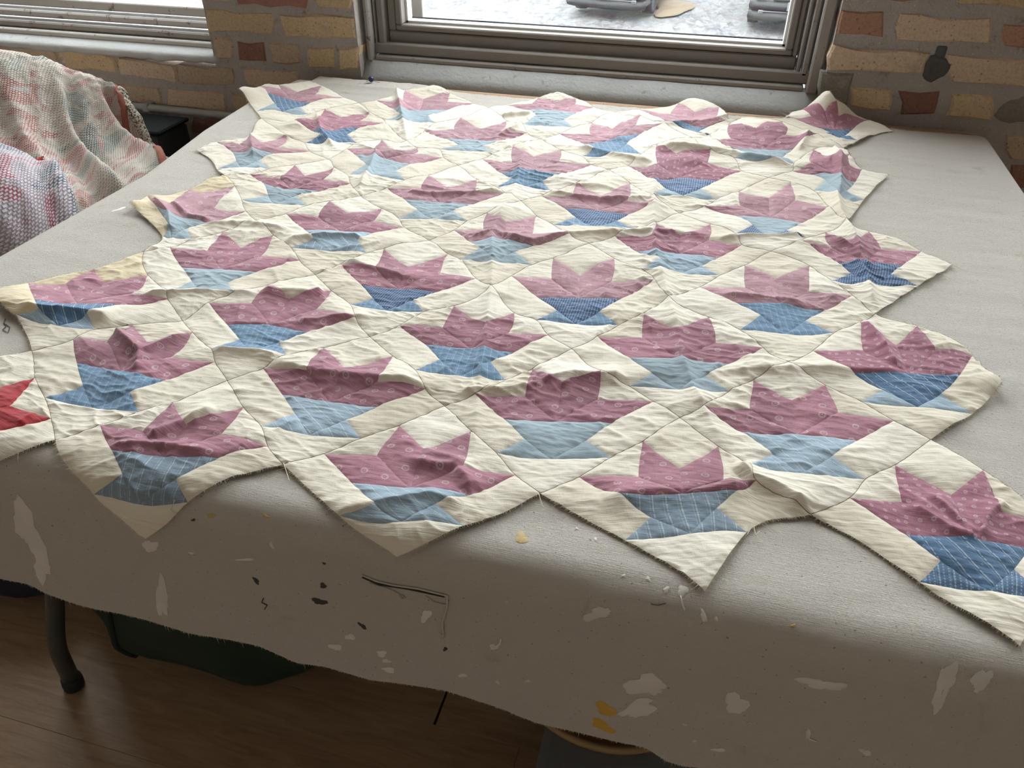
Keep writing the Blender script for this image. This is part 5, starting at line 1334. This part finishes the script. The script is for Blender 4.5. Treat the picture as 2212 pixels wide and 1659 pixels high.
m_red2 = mr2.out(mr2.mix(mr2.math('LESS_THAN', mr2.voro(vr2, 90).outputs['Distance'], 0.22), (0.42, 0.03, 0.03), (0.42, 0.30, 0.14)), 0.9)
tp = np.linspace(0, 1, len(iu)); wdv = 0.010 + 0.010 * np.sin(math.pi * tp) ** 0.6
Pc = Hh[iu, iv]; 
ribbon(Pc, N2[iu, iv], 0.017, 0.004, 'red_patch', m_red2, 'bright red floral patch in the crease')

# ================================================================== along the wall
gm = plain('grey_pipe_paint', (0.30, 0.30, 0.29), 0.5)
pa = at_y(262, 226, 1.975); pb = at_y(485, 249, 1.975)
dv_ = (pb - pa) / np.linalg.norm(pb - pa)
pipe = empty('wall_pipe', tuple(pa)); tag(pipe, 'thin grey pipe running along the brick wall below the left window', 'pipe')
part(MB().tube([pa - dv_ * 0.9, pa, pb, pb + dv_ * 0.9], 0.0105, 12).build('pipe', gm, None, True), pipe)
for t in (-0.5, 0.15, 0.9):
    p = pa + dv_ * t * 0.6
    part(MB().box(p + (-0.012, -0.011, -0.013), p + (0.012, 0.03, 0.013), 0.003).build('clip', gm), pipe)
# black box between quilt and wall
q0 = at_y(300, 264, 1.80); q1 = at_y(343, 284, 1.81)
zt_ = float(q1[2]); bxm = plain('black_box_shell', (0.014, 0.014, 0.015), 0.6)
box_ = empty('black_box', (float(q1[0]) - 0.2, 1.87, 0)); tag(box_, 'black box standing on the floor between rag quilt and brick wall', 'box')
part(MB().box((float(q1[0]) - 0.36, 1.805, 0.004), (float(q1[0]), 1.94, zt_ - 0.012), 0.008).build('body', bxm), box_)
part(MB().box((float(q1[0]) - 0.365, 1.80, zt_ - 0.011), (float(q1[0]) + 0.005, 1.945, zt_), 0.004).build('lid', plain('dark_grey_lid', (0.014, 0.015, 0.015), 0.95, Specular_IOR_Level=0.05)), box_)
# small blue glass bead by the window
bp = at_z(802, 175, ZC + 0.006)
bm_ = NM('blue_bead_glass'); bmat = bm_.out((0.035, 0.032, 0.10), 0.15)
bd = empty('bead', (float(bp[0]), min(float(bp[1]), 1.975), ZC + 0.003)); tag(bd, 'tiny dark blue bead lying on the canvas at the window corner', 'bead')
pr_ = [(0.0015, -0.0065), (0.004, -0.006), (0.0068, -0.003), (0.0075, 0.0), (0.0068, 0.003), (0.004, 0.006), (0.0015, 0.0065), (0.0013, 0.0), (0.0015, -0.0065)]
o = MB().lathe(pr_, (0, 0, 0), 20).build('bead_body', bmat, bd, True); o.location = (0, 0, 0.0075); o.rotation_euler = (math.pi / 2, 0, 0.5)
o = MB().tube([(0.006, 0, 0.004), (0.014, 0.002, 0.0015), (0.024, 0.0, 0.001)], 0.0005, 5).build('bead_wire', bmat, bd, True)
o = MB().tube([(-0.006, 0, 0.004), (-0.011, -0.003, 0.002), (-0.015, -0.002, 0.0012)], 0.0005, 5).build('bead_wire', bmat, bd, True)

# ================================================================== under the table
def sack(name, c, half, hgt, mat, label, seed, seam=None):
    nu, nv = 64, 30; v = []
    for i in range(nu):
        a = 2 * math.pi * i / nu
        for j in range(nv):
            t = j / (nv - 1)
            # round-bottomed soft bag
            rr = (0.80 + 0.20 * min(1.0, t / 0.22) ** 0.6) * (1 - 0.30 * sstep(0.55, 1.0, t))
            rr *= (1 + 0.10 * float(noise(np.array([math.cos(a) * 1.6 + seed]), np.array([math.sin(a) * 1.6 + t * 2.2]), seed)[0]) + 0.03 * math.sin(a * 9 + t * 4))
            e = 0.75
            ca, sa = math.cos(a), math.sin(a)
            x = half[0] * rr * math.copysign(abs(ca) ** e, ca); y = half[1] * rr * math.copysign(abs(sa) ** e, sa)
            v.append((c[0] + x, c[1] + y, 0.004 + hgt * t - 0.0))
    f = []
    for i in range(nu):
        for j in range(nv - 1): f.append((i * nv + j, ((i + 1) % nu) * nv + j, ((i + 1) % nu) * nv + j + 1, i * nv + j + 1))
    f += [tuple(i * nv for i in range(nu))[::-1], tuple(i * nv + nv - 1 for i in range(nu))]
    root = empty(name, (c[0], c[1], 0)); tag(root, label, 'bag')
    part(mesh('bag_body', v, f, mat, None, True), root)
    if seam is not None:
        k = seam
        P = [np.array(v[k * nv + j]) for j in range(2, nv)]
        P = [p + (p - np.array([c[0], c[1], p[2]])) * 0.004 for p in P]
        part(MB().tube(P, 0.006, 8).build('seam_piping', plain(name + '_piping', (0.008, 0.012, 0.009), 0.8), None, True), root)
        part(MB().tube([(c[0] - 0.08, c[1], hgt), (c[0] - 0.06, c[1], hgt + 0.08), (c[0] + 0.06, c[1], hgt + 0.08), (c[0] + 0.08, c[1], hgt)], 0.010, 8).build('handle', plain(name + '_handle', (0.01, 0.014, 0.011), 0.8), None, True), root)
    return root
sack('green_bag', (-0.785, 0.835), (0.27, 0.205), 0.34, plain('dark_green_cloth', (0.009, 0.021, 0.010), 0.85), 'dark green cloth bag on the floor under the table', 3, seam=44)
sack('navy_bag', (-1.36, 0.835), (0.28, 0.155), 0.26, plain('navy_cloth', (0.008, 0.009, 0.022), 0.85), 'navy blue bag on the floor behind the table leg', 6, seam=10)
# grey plastic tote with a round wooden tray lying on it
ZB = 0.25
lx = float(at_z(1160, 1640, ZB)[0]); 
pm_ = NM('grey_translucent_plastic'); gpl = pm_.out((0.17, 0.18, 0.19), 0.4, None, Subsurface_Weight=0.0)
tote = empty('storage_tote', (lx + 0.27, 0.69, 0)); tag(tote, 'grey plastic storage tote with a flat lid, bottom edge of the picture', 'tote')
fr_ = rounded_rect(lx + 0.025, lx + 0.52, 0.535, 0.85, 0.03); bo = rounded_rect(lx + 0.045, lx + 0.50, 0.555, 0.83, 0.03); n = len(fr_)
part(MB().add([(*p, 0.003) for p in bo] + [(*p, ZB - 0.03) for p in fr_], [tuple(range(n))[::-1], tuple(range(n, 2 * n))] + [(i, (i + 1) % n, n + (i + 1) % n, n + i) for i in range(n)]).build('tub', gpl), tote)
lo_ = rounded_rect(lx, lx + 0.545, 0.50, 0.88, 0.04); li = rounded_rect(lx + 0.012, lx + 0.533, 0.512, 0.868, 0.035); l2 = rounded_rect(lx + 0.03, lx + 0.515, 0.53, 0.85, 0.03); n = len(lo_)
part(MB().add([(*p, ZB - 0.032) for p in lo_] + [(*p, ZB - 0.004) for p in lo_] + [(*p, ZB + 0.002) for p in li] + [(*p, ZB) for p in l2], [(k * n + i, k * n + (i + 1) % n, (k + 1) * n + (i + 1) % n, (k + 1) * n + i) for k in range(3) for i in range(n)] + [tuple(range(3 * n, 4 * n)), tuple(range(n))[::-1]]).build('lid', gpl), tote)
a3 = [at_z(x_, y_, ZB + 0.012) for x_, y_ in ((1200., 1578.), (1300., 1619.), (1395., 1620.))]
(ax_, ay_), (bx_, by_), (cx3, cy3) = [(p[0], p[1]) for p in a3]
d3 = 2 * (ax_ * (by_ - cy3) + bx_ * (cy3 - ay_) + cx3 * (ay_ - by_))
ux = ((ax_**2 + ay_**2) * (by_ - cy3) + (bx_**2 + by_**2) * (cy3 - ay_) + (cx3**2 + cy3**2) * (ay_ - by_)) / d3
uy = ((ax_**2 + ay_**2) * (cx3 - bx_) + (bx_**2 + by_**2) * (ax_ - cx3) + (cx3**2 + cy3**2) * (bx_ - ax_)) / d3
rad = math.hypot(ax_ - ux, ay_ - uy)
tray = empty('wooden_tray', (ux, uy, ZB)); tag(tray, 'round brown wooden tray with a pale rim on the grey tote', 'tray')
wm_ = NM('brown_tray_wood'); tw_ = wm_.out(wm_.mix(wm_.noise(wm_.coord('Object', (4, 30, 4)), 5, 4), (0.26, 0.10, 0.03), (0.36, 0.15, 0.045)), 0.4)
part(MB().lathe([(0.0, 0.002), (rad - 0.012, 0.002), (rad - 0.008, 0.008), (rad - 0.008, 0.004), (0.0, 0.0035)], (ux, uy, ZB), 48).build('tray_base', tw_, None, True), tray)
part(MB().lathe([(rad - 0.010, 0.002), (rad, 0.002), (rad + 0.002, 0.010), (rad - 0.003, 0.016), (rad - 0.009, 0.012), (rad - 0.010, 0.002)], (ux, uy, ZB), 48).build('rim', plain('pale_tray_rim', (0.30, 0.19, 0.08), 0.5), None, True), tray)
print('quilt fit residual', RES_, 'tray', ux, uy, rad, 'blocks', len(BLK))
